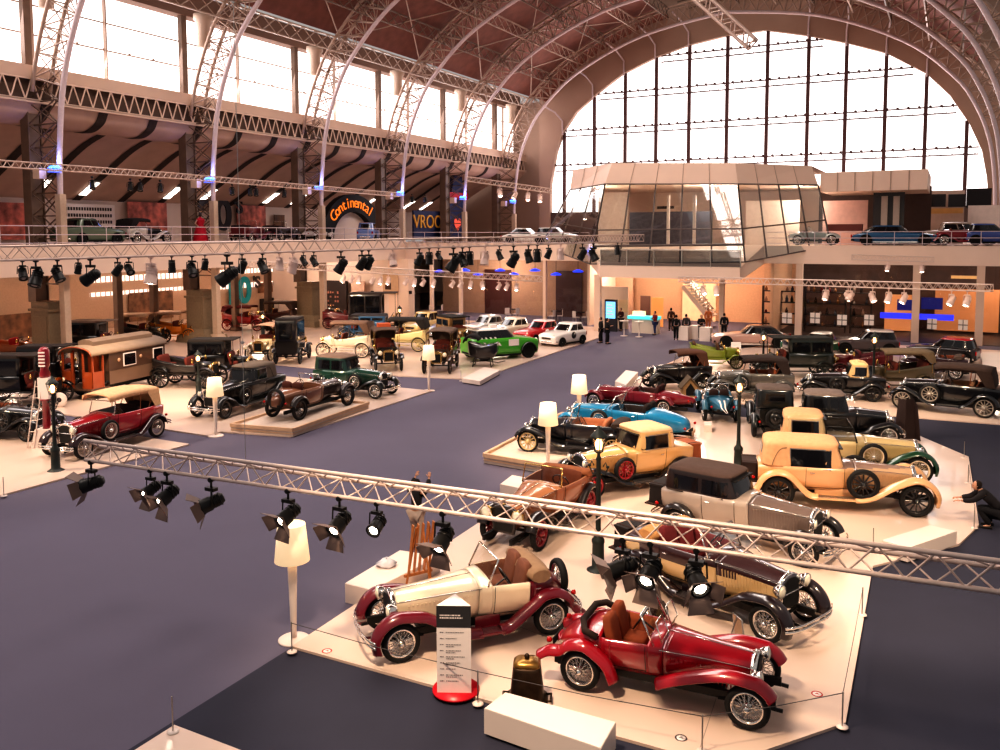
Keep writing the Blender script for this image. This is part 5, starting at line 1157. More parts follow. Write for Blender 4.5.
# thin far trusses with small pale lamps
def far_truss(a,b,label,w,lamps,grp,s=1.0,lab=''):
    r,s_,u_,d_=truss(a,b,label,w,.028,cell=w*1.3,rb=.016)
    for x in lamps:
        q=min([a+(b-a)*(k/299) for k in range(300)],key=lambda q:abs(500+F*(q-Vector((0,0,CZ))).dot(CR)/(q-Vector((0,0,CZ))).dot(CF)-x))
        stage_light(q-u_-Vector((0,0,.02)),(rnd.uniform(-.5,.5),-.3,-.8),lab,s,lit=True,doors=False,col=PINK,group=grp)
far_truss(D_(250,264,46),D_(541,279,52),'thin pale truss with a row of small lamps before the tan room',.32,[343,351,358,372,380,388,406,415,423,434,452,461,471,483,499,507,517],'small pale lamps of the tan room truss',1.15,'small pale lamp hanging from the thin truss before the tan room')
far_truss(AY(680,279,52),AY(992,288,46),'thin pale truss in front of the shop at the right',.32,[703,717,826,848,851,873,889,904,952,967],'small pale lamps of the shop truss',1.4,'small pale lamp hanging from the thin truss before the shop')
far_truss(AX(-8,163,-39.6),AX(190,177,-39.6),'thin upper truss at the left end, above the gallery',.3,[],'',1)
far_truss(AX(187,177,-39.6),AX(400,195,-39.6),'thin upper truss between the brown columns, above the number sign',.3,[],'',1)
far_truss(D_(467,179,64),D_(552,191,68),'short upper truss pointing at the left of the great window',.34,[500,515,528,540],'small pale lamps near the great window',1.6,'small pale lamp on the short truss beside the great window')
for i,x in enumerate((92,130,140,160,232,250,256,284,412,425)):
    stage_light(AX(x,172+(x)*.055,-39.6),(.2,-.2,-.9),'small dark spotlight under the thin upper truss above the gallery',1.2,lit=False,doors=False,group='small dark spotlights above the gallery')
far_truss(AY(852,257,57),AY(934,259.5,57),'faint short truss against the balcony front',.3,[888,922],'lamps of the short truss on the balcony front',1.2,'small lamp on the short truss against the balcony front')
# ventilation truss at the crown
truss(AY(690,-12,44),AY(752,44,44),'pale truss cut by the top edge, hanging down before the great window',.55,.09,cell=.8,rb=.04)
# ---- white plinth boxes
def boxy(name,label,cat,pts,z0,z1,m,extra=None):
    n=len(pts); c=Vector((sum(p[0] for p in pts)/n,sum(p[1] for p in pts)/n,0)); mb=MB(); e=.012
    def ring(z,k): return [Vector((p[0]-c.x,p[1]-c.y,z))*1.0+Vector(((c.x-p[0])*k,(c.y-p[1])*k,0)) for p in pts]
    mb.rings([ring(z0,0),ring(z1-e,0),ring(z1,e)],0,False); o=mb.build(name,[m],None,(c.x,c.y,0)); tag(o,label,cat); return o
def quadpx(px,z): return [tuple(G(x,y,z)) for x,y in px]
boxy('plinth','long white plinth block lying in front of the bronze bell','plinth',quadpx([(484,708),(601,748),(616,722),(505,692)],.42),.05,.42,WHITE)
boxy('plinth','white plinth block with a crumpled sheet on it beside the easel','plinth',quadpx([(345,583),(372,590),(440,556),(400,550)],.38),.0,.38,WHITE)
boxy('plinth','white sloping block at the platform edge below the pale yellow coupe','plinth',quadpx([(882,540),(908,548),(957,531),(930,525)],.36),.05,.36,WHITE)
boxy('plinth','white block at the far end of the aisle beside the black tourer','plinth',quadpx([(615,381),(626,385),(638,372),(626,370)],.4),.05,.4,WHITE)
boxy('plinth','white block behind the black sports torpedo, behind the near truss','plinth',quadpx([(500,484),(530,490),(540,480),(512,475)],.35),.02,.35,WHITE)
boxy('plinth','white box near the maroon carriage','plinth',quadpx([(834,358),(850,358),(850,354),(835,354)],.5),.05,.5,WHITE)
boxy('plinth','low white kerb block beside the black carriage','plinth',quadpx([(462,378),(480,381),(500,370),(484,367)],.25),.05,.25,WHITE)
boxy('plinth','pale ramp block at the right edge before the shop','plinth',quadpx([(980,352),(1004,352),(1010,372),(984,372)],.3),.05,.3,WHITE)
boxy('plinth','small white cube in front of the beige modern coupe','plinth',quadpx([(731,356),(741,356),(741,349),(731,349)],.5),.05,.9,WHITE)
boxy('plinth','small white cube left of the striped racer','plinth',quadpx([(704,428),(712,428),(712,424),(704,424)],.2),.05,.3,WHITE)
# ---- wooden stands
def stand(label,a,b,n,h):      # front edge a-b, depth vector n
    a=G(*a,0.02);b=G(*b,.02); n=Vector((n[0],n[1],0)); P=[a,b,b+n,a+n]; ctr=sum(P,Vector())/4; Q=[p-ctr for p in P]
    r=tag(thing('wooden_stand',label,'stand',tuple(ctr)))
    mb=MB(); mb.rings([[q+Vector((0,0,z)) for q in Q] for z in(0,h-.02)],0,False); mb.build('deck',[mat('stand_deck',S(206,186,172),.6,noise=.05)],r)
    for i in range(4):
        p,q=Q[i],Q[(i+1)%4]; mb=MB(); mb.beam(p+Vector((0,0,h+.01)),q+Vector((0,0,h+.01)),.09,.12); mb.beam(p+Vector((0,0,h*.45)),q+Vector((0,0,h*.45)),.05,.03); mb.build('edge_beam',[PLY],r)
    return r
stand('pale wooden stand under the tan boat tailed tourer',(231,432),(293,437),(-.5,5.0),.24)
stand('pale wooden stand under the bright blue racer and the black torpedo',(484,463),(640,490),(-.3,6.6),.24)
# ---- information stand, bell, easel, motor etc.
def info():
    p=G(456,690,.05); r=thing('information_stand','white three sided information stand with a dark header, on a round red base','information stand',(p.x,p.y,.05),math.radians(28))
    MB().lathe([(0,0),(.36,0),(.36,.03),(0,.03)],None,40).build('base',[mat('red_base',S(206,24,44),.35)],r)
    H=1.36; A=Vector((-.28,-.12,.03)); B=Vector((.24,-.14,.03)); Cc=Vector((-.02,.3,.03)); up=Vector((0,0,H)); m=MB()
    m.add([A,B,Cc,A+up,B+up,Cc+up],[(0,1,4,3),(1,2,5,4),(2,0,3,5),(3,4,5)],0); m.build('panel',[CARDW],r)
    d=(B-A).normalized(); n=Vector((d.y,-d.x,0)); W_=(B-A).length
    h=MB(); h.add([A+n*.003+Vector((0,0,H-.34)),B+n*.003+Vector((0,0,H-.34)),B+n*.003+Vector((0,0,H-.005)),A+n*.003+up-Vector((0,0,.005))],[(0,1,2,3)]); h.build('header',[matte(58,56,58)],r)
    t=MB(); rr=random.Random(3)
    def line(x0,x1,z,hh,mi): 
        x=x0
        while x<x1:
            w=rr.uniform(.01,.035); p0=A+d*x+n*.006; p1=A+d*min(x+w,x1)+n*.006; t.add([p0+Vector((0,0,z)),p1+Vector((0,0,z)),p1+Vector((0,0,z+hh)),p0+Vector((0,0,z+hh))],[(0,1,2,3)],mi); x+=w+.008
    line(.05,.36,H-.16,.022,0); line(.05,.4,H-.2,.022,0)
    for i in range(9):
        z=H-.42-i*.095; line(.05,.11,z,.012,1); line(.14,.14+rr.uniform(.14,.3),z,.01,1)
        if i in(2,3,4,5,7): line(.14,.14+rr.uniform(.1,.26),z-.03,.01,1)
    t.build('printed_text',[CARDW,matte(90,86,88)],r)
info()
def bell():
    p=G(527,700,.05); r=thing('bronze_bell','squat bronze bell shaped engine cover standing behind the long white plinth','bell',(p.x,p.y,.05),.4)
    BZ=mat('dark_bronze',S(70,54,42),.4,.7,noise=.3,nscale=6); B2=mat('polished_bronze',S(150,116,66),.3,.8,noise=.2,nscale=5)
    def sq(s,z,e=.5): return [Vector((s*math.copysign(abs(cos(a))**e,cos(a)),s*.85*math.copysign(abs(sin(a))**e,sin(a)),z)) for a in [2*PI*i/28 for i in range(28)]]
    MB().rings([sq(.31,0),sq(.31,.04),sq(.27,.07),sq(.25,.12),sq(.21,.5),sq(.205,.56)],0).build('body',[BZ],r)
    MB().rings([sq(.205,.56),sq(.2,.6),sq(.15,.64),sq(.06,.655)],0).build('crown',[B2],r)
    MB().lathe([(.035,.65),(.04,.69),(.02,.72),(0,.725)],None,10).build('knob',[BZ],r); m=MB()
    for s in(-1,1): m.tube([(s*.28,-.1,.05),(s*.36,-.12,.06),(s*.36,.1,.06),(s*.28,.1,.05)],.018,5)
    m.build('lifting_lug',[BZ],r)
bell()
def easel():
    p=G(418,590,.05); r=thing('easel','wooden easel with slatted board beside the cream bonnet','easel',(p.x,p.y,.05),math.radians(150)); WO_=mat('easel_wood',S(176,112,62),.5,noise=.15)
    m=MB()
    for y in(-.28,.28): m.beam((.0,y,0),(-.25,y*.5,1.35),.035,.03)
    m.beam((-.6,0,0),(-.25,0,1.3),.03,.03); m.beam((-.02,-.3,.35),(-.02,.3,.35),.05,.05); m.build('legs',[WO_],r)
    b=MB(); 
    for k in range(5): b.beam((-.05,-.22+.11*k,.4),(-.27,-.22+.11*k,1.42),.075,.02,up=(0,1,0))
    b.build('slatted_board',[WO_],r)
easel()
def sheetlump():
    p=G(386,566,.38); r=random.Random(5); mb=MB()
    mb.lathe([(.16*(1+.3*sin(k*2.3)),z) for k,z in enumerate((0,.05,.1))]+[(.06,.15),(0,.16)],None,9)
    mb.v=[v+Vector((r.uniform(-.03,.03),r.uniform(-.03,.03),r.uniform(-.0,.03))) for v in mb.v]
    o=mb.build('crumpled_sheet',[mat('clear_plastic_sheet',S(225,220,225),.2,noise=.1)],None,(p.x,p.y,.38)); tag(o,'crumpled clear plastic sheet lying on the white block','sheet')
sheetlump()
def motor():
    p=G(655,640,.05); r=thing('motorcycle','small old motorcycle standing behind the red roadster','motorcycle',(p.x,p.y,.05),math.radians(118))
    for x in(-.55,.55): add_wheel(r,'wire',.3,CHROME,x,0,.3,True,.07)
    m=MB(); m.tube([(-.55,0,.3),(-.3,0,.65),(.3,0,.75),(.42,0,.6),(.55,0,.3)],.02,5); m.tube([(-.3,0,.65),(-.15,0,.3),(.2,0,.3),(.42,0,.6)],.018,5); m.build('frame',[CHASSIS],r)
    e=MB(); e.lathe([(.1,0),(.13,.02),(.13,.16),(.09,.2),(.1,.36),(.06,.4),(0,.4)],MT(.05,0,.25),10); e.box((-.1,0,.35),(.18,.16,.16)); e.build('engine',[STEEL],r)
    t=MB(); t.rings([[Vector((x,w*cos(a),.72+w*.9*sin(a))) for a in [2*PI*i/10 for i in range(10)]] for x,w in((-.05,.03),(.0,.09),(.2,.11),(.35,.08),(.4,.03))],0); t.build('tank',[STEEL],r); seat(r,-.28,0,.68,.26,.3,.12,LEATHERD)
    h=MB(); h.tube([(.3,-.3,.92),(.42,-.2,.95),(.42,.2,.95),(.3,.3,.92)],.014,5); h.cyl((.42,0,.6),(.42,0,.95),.016,n=5); h.build('handlebar',[CHROME],r); lamp(r,.5,0,.85,.08)
motor()
def frame_sign(px,label,deg,h=.5):
    p=G(*px,.05); r=thing('tilted_sign',label,'sign',(p.x,p.y,.05),math.radians(deg)); m=MB(); pts=[(0,-.17,.02),(-.08,-.15,h),(-.08,.15,h),(0,.17,.02)]; m.tube(pts+[pts[0]],.016,5); m.cyl((-.08,0,h),(-.3,0,0),.012); m.build('frame',[STEEL],r)
    MB().add([(.0-.01,-.16,.03),(-.085,-.14,h-.01),(-.085,.14,h-.01),(-.01,.16,.03)],[(0,1,2,3)]).build('panel',[matte(170,140,116)],r)
frame_sign((741,652),'small tilted metal framed sign behind the red bonnet',40,.62)
# bollards of the cord barrier
for px,lb in(((843,727),'at the front corner of the near platform'),((860,612),'on the right edge of the near platform'),((574,0),'')):
    pass
def post(px,lb,h=.52,z=.05):
    p=G(*px,z); r=thing('barrier_post','thin steel barrier post '+lb,'barrier post',(p.x,p.y,z)); MB().cyl((0,0,.01),(0,0,h),.011,n=6).build('pole',[STEEL],r); MB().lathe([(0,0),(.085,0),(.085,.012),(.03,.02),(0,.02)],None,16).build('base',[WHITE],r)
for px,lb in(((842,727),'at the front right corner of the near platform'),((862,615),'halfway up the right edge of the near platform'),((292,652),'at the left corner of the near platform, beside the floor lamp'),((478,704),'beside the red base of the information stand'),((702,752),'at the bottom edge in front of the red roadster'),((173,732),'on the small platform in the bottom left corner'),((873,551),'beside the white sloping block'),((974,528),'nearest the crouching person'),((968,483),'above the crouching person'),((964,458),'at the far right corner of the near platform'),((4,496),'at the left edge of the picture'),((461,381),'beside the low white kerb block'),((799,421),'before the large black tourer')): post(px,lb)
def cord(name,pts,label):
    name='elastic_rope'
    o=MB().tube(pts,.006,4).build(name,[matte(90,84,84)]); tag(o,label,'cord')
P_=lambda px,h=.5:G(px[0],px[1],.05)+Vector((0,0,h))
for a,b,lb in(((292,652),(478,704),'thin elastic cord along the front edge, left of the information stand'),((478,704),(702,752),'thin elastic cord along the front edge, in front of the plinth'),((702,752),(842,727),'thin elastic cord in front of the red roadster'),((842,727),(862,615),'thin elastic cord on the right edge of the near platform'),((974,528),(968,483),'thin elastic cord beside the crouching person')): cord('barrier_cord',[P_(a),(P_(a)+P_(b))/2-Vector((0,0,.03)),P_(b)],lb)
# seams and small round floor marks
mk=MB()
for a,b in(((420,590),(690,690)),((727,665),(700,748))): 
    A=G(*a,PZ);B=G(*b,PZ); mk.beam(A+Vector((0,0,.001)),B+Vector((0,0,.001)),.01,.002)
mk.build('trim_floor_seams',[matte(170,150,140)])['kind']='structure'
for px,lb,c in(((817,694),'red ringed round floor sticker near the front corner',(190,50,50)),((681,738),'grey ringed round floor sticker before the red roadster',(70,60,60)),((327,651),'red ringed round floor sticker at the left corner',(190,50,50))):
    p=G(*px,PZ); r=thing('floor_sticker',lb,'sticker',(p.x,p.y,PZ)); MB().lathe([(0,0),(.085,0),(.085,.002),(0,.002)],None,24).build('disc',[CARDW],r); MB().rings([[Vector((q*cos(2*PI*i/24),q*sin(2*PI*i/24),z)) for i in range(24)] for q,z in((.065,.002),(.085,.002),(.085,.004),(.065,.004))],0,True,False,True).build('ring',[matte(*c)],r)
    m=MB(); m.box((0,0,.003),(.06,.012,.002)); m.box((0,.02,.003),(.03,.012,.002)); m.build('pictogram',[matte(*c)],r)
# toy kennel, tall folding boards, suitcase stack behind yellow coupe
def kennel():
    p=G(689,396,.05); r=thing('toy_kennel','small peaked wooden garage model beside the black tourer','model house',(p.x,p.y,.05),math.radians(28-90))
    m=MB(); m.bbox((-.3,-.35,.0),(.3,.35,.06)); 
    prof_=[(-.32,.06),(.32,.06),(.32,.42),(0,.78),(-.32,.42)]; m.rings([[Vector((x,y,z)) for y,z in prof_] for x in(-.28,.28)],0,False); m.build('body',[mat('kennel_wood',S(150,118,82),.6,noise=.15)],r)
    q=MB(); q.rings([[Vector((x,y,z)) for y,z in((-.42,.34),(0,.8),(.42,.34),(.42,.4),(0,.88),(-.42,.4))] for x in(-.34,.34)],0,False)
    q.build('roof',[matte(96,80,62)],r); d=MB(); d.rings([[Vector((x,y*.6,.06+(z-.06)*.75)) for y,z in prof_] for x in(.281,.29)],0,False); d.build('opening',[DARK],r)
kennel()
def screen():
    p=G(906,439,.05); r=thing('folding_board','tall dark brown folding boards standing upright at the platform corner','folding board',(p.x,p.y,.05),math.radians(10))
    for i,(a,b) in enumerate((((-.35,.2),(-.05,0)),((-.05,0),(.3,.1)),((.3,.1),(.42,-.2)))):
        m=MB(); m.add([(a[0],a[1],0),(b[0],b[1],0),(b[0]*.7,b[1],1.45-.18*abs(i-.6)),(a[0]*.7,a[1],1.35)],[(0,1,2,3)]); m.add([(a[0],a[1]+.03,0),(b[0],b[1]+.03,0),(b[0]*.7,b[1]+.03,1.45-.18*abs(i-.6)),(a[0]*.7,a[1]+.03,1.35)],[(0,1,2,3)]); m.build('board',[matte(58,42,40)],r)
screen()
# red petrol pump with ladders
def pump():
    p=G(48,446,.05); r=thing('petrol_pump','tall red and white petrol pump with a ladder frame on a pale base','petrol pump',(p.x,p.y,.05),math.radians(28))
    MB().box((0,0,.3),(.8,.6,.6),0,None,.75).build('base',[WHITE],r); RD=paint(140,24,40)
    m=MB().lathe([(.14,.6),(.13,.65),(.12,1.5),(.2,1.55),(.2,1.6)],None,12); m.build('column',[RD],r); m=MB(); m.box((0,0,1.95),(.36,.3,.7)); m.build('cabinet',[CARDW],r)
    m=MB().lathe([(.16,2.3),(.17,2.4),(.12,2.6),(.17,2.7),(.17,3.2),(.1,3.3),(0,3.32)],None,12); m.build('measuring_glass',[RD],r)
    m=MB()
    for k in range(5): m.box((0,-.13,2.7+k*.11),(.2,.1,.05))
    m.build('gauge_marks',[CARDW],r); l=MB()
    for x in(-.42,-.2): l.cyl((x-.1,-.3,0),(x+.16,-.1,2.2),.02,n=5)
    for k in range(6): t=k/6+.08; l.cyl((-.52+.26*t,-.3+.2*t,2.2*t),(-.3+.26*t,-.3+.2*t,2.2*t),.015,n=5)
    l.build('ladder',[WHITE],r); m=MB().tube([(.18,0,2.1),(.35,-.05,1.8),(.3,-.1,1.0),(.2,-.12,1.3)],.02,5); m.build('hose',[RUBBER],r)
pump()
def roundsign(px,label):
    p=G(*px,.05); r=thing('tyre_sign',label,'sign',(p.x,p.y,.05),math.radians(-62)); MB().lathe([(0,-.04),(.26,-.04),(.3,-.02),(.3,.02),(.26,.04),(0,.04)],MT(0,0,.3)@RY(PI/2),20).build('disc',[WHITE],r); MB().lathe([(0,0),(.1,0),(0,.01)],MT(.045,0,.3)@RY(PI/2),12).build('centre',[matte(60,50,50)],r)
roundsign((60,407),'round white tyre shaped sign lying behind the street lamp')
# people
person(G(415,547),math.radians(60),'person behind the near truss in camouflage trousers and dark shirt, arm raised','',(1,1,1)) if False else None
person(G(417,549,0),math.radians(100),'person in camouflage trousers and a dark shirt reaching up behind the near truss',(42,38,38),(176,156,144),1.58,arms='up')
person(G(993,528,0),math.radians(185),'person in dark clothes crouching at the right edge and reaching to the platform',(34,30,34),(30,28,32),1.7,arms='reach',squat=True)
PP=[((601,343),200,'person in black standing left of the blue totem','down',(30,26,28),(26,24,28)),((607,344),20,'second person in black close beside the blue totem','front',(34,30,34),(28,26,30)),((621,331),250,'person in dark red leaning at the turquoise counter, nearest its left end','front',(70,30,36),(40,34,36)),((655,335),230,'person in a red jacket standing at the right end of the turquoise counter','front',(120,36,44),(40,50,90)),
((676,340),100,'left one of the dark dressed visitors before the white cubes','down',(24,22,24),(22,20,24)),((686,339),118,'broad shouldered visitor in a grey jacket seen from behind','down',(56,54,56),(30,28,32)),((701,340),300,'visitor with a black vest beside the white stand','front',(30,30,32),(60,50,50)),((724,338),118,'visitor in a long dark coat under the balcony by the glass','down',(28,24,30),(36,30,34)),((708,331),298,'orange lit figure standing back in the entrance','down',(206,130,84),(190,120,80)),((671,331),118,'person in brown at the back of the entrance','down',(90,56,44),(60,44,40))]
for px,dg,lb,ar,tp,lg in PP: 
    p=G(*px,0); person(p,math.radians(dg),lb,tp,lg,1.66,arms=ar)
# reception counter, totem, cubes
def counter():
    a=AY(630,333,57.2); b=AY(657,333,57.2); r=thing('reception_counter','white reception counter with a glowing turquoise top','counter',((a.x+b.x)/2,57.6,0)); w=(b.x-a.x)
    MB().bbox((-w/2+.1,-.3,0),(w/2,.3,1.0)).build('body',[mat('counter_front',S(206,190,176),.6)],r); MB().bbox((-w/2-.2,-.45,1.0),(w/2+.05,.4,1.22)).build('top',[mat('turquoise_glow',S(90,200,205),.3,emit=S(60,190,200),es=.6)],r)
    MB().bbox((-w/2+.1,-.2,1.22),(0,.1,1.55)).build('display_case',[mat('warm_case',S(240,225,190),.4,emit=S(240,220,170),es=.5)],r)
counter()
def totem():
    p=AY(611,335,57.5); r=thing('information_totem','tall dark totem with a blue lit screen by the counter','totem',(p.x,57.5,0)); MB().bbox((-.45,-.12,0),(.45,.12,2.3)).build('body',[matte(40,36,44)],r); MB().bbox((-.36,-.13,.95),(.36,-.125,2.15)).build('screen',[mat('blue_screen',S(120,190,230),.3,emit=S(110,190,240),es=.9)],r)
    t=MB(); 
    for k in range(4): t.bbox((-.28,-.135,1.2+k*.22),(.2-.08*(k%2),-.132,1.28+k*.22))
    t.build('screen_text',[CARDW],r)
totem()
def table_tall(x,y,label):
    p=G(x,y,0); r=thing('bar_table',label,'table',(p.x,p.y,0)); MB().lathe([(0,0),(.25,0),(.25,.03),(.03,.05),(.03,1.02),(.32,1.03),(.32,1.07),(0,1.07)],None,16).build('stand',[WHITE],r)
for x,y,l in((624,336,'tall white table left of the turquoise counter'),(639,337,'tall white table in front of the turquoise counter')): table_tall(x,y,l)
for x,y,l in((681,341,'behind the two dark dressed visitors'),(693,340,'between the grey jacket and the black vest'),(703,342,'at the feet of the visitor with the black vest')):
    p=G(x,y,0); tag(MB().box((0,0,.45),(.7,.7,.9)).build('display_cube',[WHITE],None,(p.x,p.y+.7,0)),'white display cube '+l,'display cube')
# entrance: partitions, lit door, staircase
EY=61.0
def panel(name,label,cat,x0,x1,y0,y1,Y,m,dy=.12,group=None):
    a=AY(x0,y1,Y); b=AY(x1,y0,Y); o=MB().bbox((0,0,0),(b.x-a.x,dy,b.z-a.z)).build(name,[m],None,(a.x,Y,a.z)); return tag(o,label,cat,group)
panel('partition','pale ribbed partition left of the counter','partition',599,628,287,334,59.5,mat('ribbed_partition',S(222,200,184),.6))
panel('poster','pale poster with a drawing on the partition above the counter','poster',616,628,300,312,59.3,matte(226,196,160),.05)
panel('lit_doorway','orange lit doorway panel behind the counter','doorway',651,663,298,334,62,mat('orange_lit',S(240,170,110),.6,emit=S(240,160,90),es=.35))
struct(panel('door_3',None,None,640,650,296,334,65,mat('door_brown',S(92,62,52),.6)))
def stairs():
    a=AY(688,286,63); b=AY(712,308,63); r=thing('staircase','white staircase rising inside the entrance','staircase',(0,0,0)); m=MB(); n=12
    for k in range(n):
        t=k/n; x=b.x+(a.x-b.x)*t; m.bbox((x-.25,62.2,3.0-2.6*(1-t)+.5),(x+.25,63.8,3.0-2.6*(1-t)+.62))
    m.build('treads',[WHITE],r); l=MB(); l.beam((b.x+.2,62.2,.5),(a.x-.2,62.2,3.1),.08,.3); l.build('stringer',[WHITE],r)
    h=MB(); h.tube([(b.x+.3,62.15,1.5),(a.x,62.15,4.1)],.04,5)
    for k in range(7): t=k/6; x=b.x+.2+(a.x-b.x)*t; h.cyl((x,62.15,.6+2.6*t),(x,62.15,1.5+2.6*t),.02,n=4)
    h.build('handrail',[STEEL],r)
stairs()
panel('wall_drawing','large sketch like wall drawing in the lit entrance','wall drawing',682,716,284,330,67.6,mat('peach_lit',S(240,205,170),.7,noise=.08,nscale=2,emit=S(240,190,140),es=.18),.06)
# left tan room: tables and chairs, blue lamps
rm=random.Random(11)
def cafe_chair(x,y,a,label,grp):
    r=thing('cafe_chair',label,'chair',(x,y,0),a,grp); MB().box((0,0,.45),(.42,.42,.05)).build('seat',[WHITE],r); MB().box((-.2,0,.72),(.04,.4,.45)).build('backrest',[WHITE],r)
    for u in(-.17,.17):
        for v in(-.17,.17): MB().cyl((u,v,0),(u,v,.44),.018,n=5).build('leg',[STEEL],r)
for i,px in enumerate((430,440,508,516,552,560,576,585)):
    p=AY(px,325,61.8+.5*(i%2)); cafe_chair(p.x,p.y,rm.uniform(0,6),'white cafe chair behind the glass of the tan room','white chairs behind the glass')
for i,px in enumerate((435,513,556,580)):
    p=AY(px,325,62.9); r=thing('cafe_table','dark round cafe table behind the glass of the tan room','table',(p.x,p.y,0),0,'dark tables behind the glass'); MB().lathe([(0,0),(.25,0),(.25,.03),(.03,.05),(.03,.72),(.42,.73),(.42,.77),(0,.77)],None,16).build('stand',[matte(50,38,36)],r)
for i,(x,y) in enumerate(((439,271),(465,270),(478,274),(500,270),(514,274),(535,270),(556,274),(578,271))):
    p=AY(x,y,61.5); r=thing('blue_pendant','blue glowing pendant lamp behind the glass of the tan room','pendant lamp',(p.x,p.y,p.z),0,'blue pendants behind the glass'); MB().lathe([(0,.12),(.15,.1),(.42,-.02),(.42,-.08),(0,-.1)],None,14).build('shade',[mat('blue_glow',S(40,70,220),.4,emit=S(30,60,255),es=1.3)],r); MB().cyl((0,0,.1),(0,0,4.93-p.z),.02,n=4).build('cord',[CHASSIS],r)
# right shop: shelves, bottles, warm panels, four pane posters
def shelf(x0,x1,Y,label,n=4,mcol=(52,38,34)):
    a=AY(x0,300,Y);b=AY(x1,300,Y); r=thing('display_shelf',label,'shelf',((a.x+b.x)/2,Y,0)); w=(b.x-a.x)/2; m=MB(); m.bbox((-w,0,0),(-w+.08,.5,3.2)); m.bbox((w-.08,0,0),(w,.5,3.2)); m.build('uprights',[matte(*mcol)],r)
    for k in range(n): MB().bbox((-w,0,.4+k*.8),(w,.5,.46+k*.8)).build('shelf_board',[matte(*mcol)],r)
    return (a.x,b.x,Y)
for i,(x0,x1,lb) in enumerate(((762,796,'dark shelf unit behind the shop glass, left of the first post'),(804,846,'dark shelf unit with shiny models right of the first post'),(850,872,'narrow dark shelf unit in the middle of the shop'))):
    a,b,Y=shelf(x0,x1,63.5,lb)
    for k in range(4):
        x=a+.25
        while x<b-.2:
            if rm.random()<.75:
                hh=rm.uniform(.2,.5); c=rm.choice([(190,150,130),(120,40,36),(220,200,190),(60,46,44),(160,110,70),(90,90,100)])
                o=MB().lathe([(0,0),(.09,0),(.1,hh*.5),(.05,hh*.75),(.04,hh),(0,hh)],None,8).build('shelf_model',[mat('item_%d'%c[0],S(*c),.25,.2)],None,(x,Y+.25,.46+k*.8)); tag(o,'small shiny collectible standing on the shop shelves','collectible','small collectibles on the shop shelves')
            x+=rm.uniform(.35,.6)
for x,y in((787,318),(815,318),(842,320),(869,320),(932,324),(963,325)):
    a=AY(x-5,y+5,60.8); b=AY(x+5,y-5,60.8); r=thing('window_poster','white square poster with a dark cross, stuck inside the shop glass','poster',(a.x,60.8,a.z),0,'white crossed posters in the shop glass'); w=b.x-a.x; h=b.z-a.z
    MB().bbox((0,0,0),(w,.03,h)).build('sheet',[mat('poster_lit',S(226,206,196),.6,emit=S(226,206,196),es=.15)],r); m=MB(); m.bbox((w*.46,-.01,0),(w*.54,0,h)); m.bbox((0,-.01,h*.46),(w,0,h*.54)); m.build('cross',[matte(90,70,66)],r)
panel('lit_panel','warm orange lit panel at the back of the shop','light panel',884,912,295,330,66,mat('warm_panel',S(214,150,104),.6,emit=S(220,140,80),es=.3))
panel('lit_panel','warm orange lit panel at the right end of the shop','light panel',934,1000,290,330,66.5,mat('warm_panel2',S(190,128,88),.6,emit=S(220,140,80),es=.2))
panel('bar_counter','long bar with a blue lit edge inside the shop','bar counter',880,954,315,318,64,mat('blue_bar',S(60,60,190),.4,emit=S(50,60,240),es=.8))
for i,(x0,x1,y0,y1) in enumerate(((897,915,300,310),(921,943,298,309))): panel('wall_screen','dark screen with blue glow above the bar, '+('left' if i==0 else 'right')+' of the beige post','screen',x0,x1,y0,y1,65,mat('screen_dark',S(30,30,60),.3,emit=S(50,60,220),es=.1))
panel('hanging_beam','pale wooden light beam under the shop ceiling','light beam',951,979,276,278.5,62,mat('beam_lit',S(236,180,120),.5,emit=S(236,180,120),es=.4)); 
# ---- glass pavilion on the balcony
def Q(name,pts,m,parent=None): return struct(MB().add([tuple(p) for p in pts],[tuple(range(len(pts)))]).build(name,[m])) 
PB=[AY(541,246,62.5),AY(590,264,57.3),AY(745,262,57.3),AY(831,246,61.2)]
PT=[AY(570,190,64),AY(605,184,59.0),AY(738,184,59.0),AY(818,185,62.6)]
PU=[AY(573,170,64),AY(612,163,59.0),AY(735,163,59.0),AY(812,166,62.6)]
PGL=glassmat('pavilion_glass',(.78,.82,.8),.14)
for i in range(3):
    g=Q('window_%d'%(20+i),[PB[i],PB[i+1],PT[i+1],PT[i]],PGL); Q('wall_pavilion_fascia_%d'%(i+1),[PT[i],PT[i+1],PU[i+1],PU[i]],BEIGE2)
    f=MB(); n=(3,5,4)[i]
    for k in range(n+1):
        t=k/n; a=PB[i].lerp(PB[i+1],t); b=PT[i].lerp(PT[i+1],t); f.cyl(a,b,.06,n=5)
    for t in(0,.42,1): f.cyl(PB[i].lerp(PT[i],t),PB[i+1].lerp(PT[i+1],t),.05,n=5)
    if i==1: f.cyl(PB[i].lerp(PT[i],.22),PB[i+1].lerp(PT[i+1],.22),.09,n=5)
    f.build('window_frame',[mat('frame_dark',S(92,80,76),.5)],g)
    sm=MB()
    for k in range(1,n): 
        t=k/n; a=PT[i].lerp(PT[i+1],t)+Vector((0,-.03,0)); b=PU[i].lerp(PU[i+1],t)+Vector((0,-.03,0)); sm.beam(a,b,.03,.03)
    struct(sm.build('trim_fascia_joints',[matte(180,156,142)]))
struct(MB().bbox((PT[0].x,71,6.1),(PT[3].x+1,71.2,PT[0].z)).build('wall_pavilion_back',[BEIGE2])); Q('ceiling_pavilion',[PT[0],PT[1],PT[2],PT[3],Vector((PT[3].x,72,PT[3].z)),Vector((PT[0].x,72,PT[0].z))],BEIGE2); Q('roof_pavilion',[PU[0],PU[1],PU[2],PU[3],Vector((PU[3].x,72,PU[3].z)),Vector((PU[0].x,72,PU[0].z))],BEIGE2)
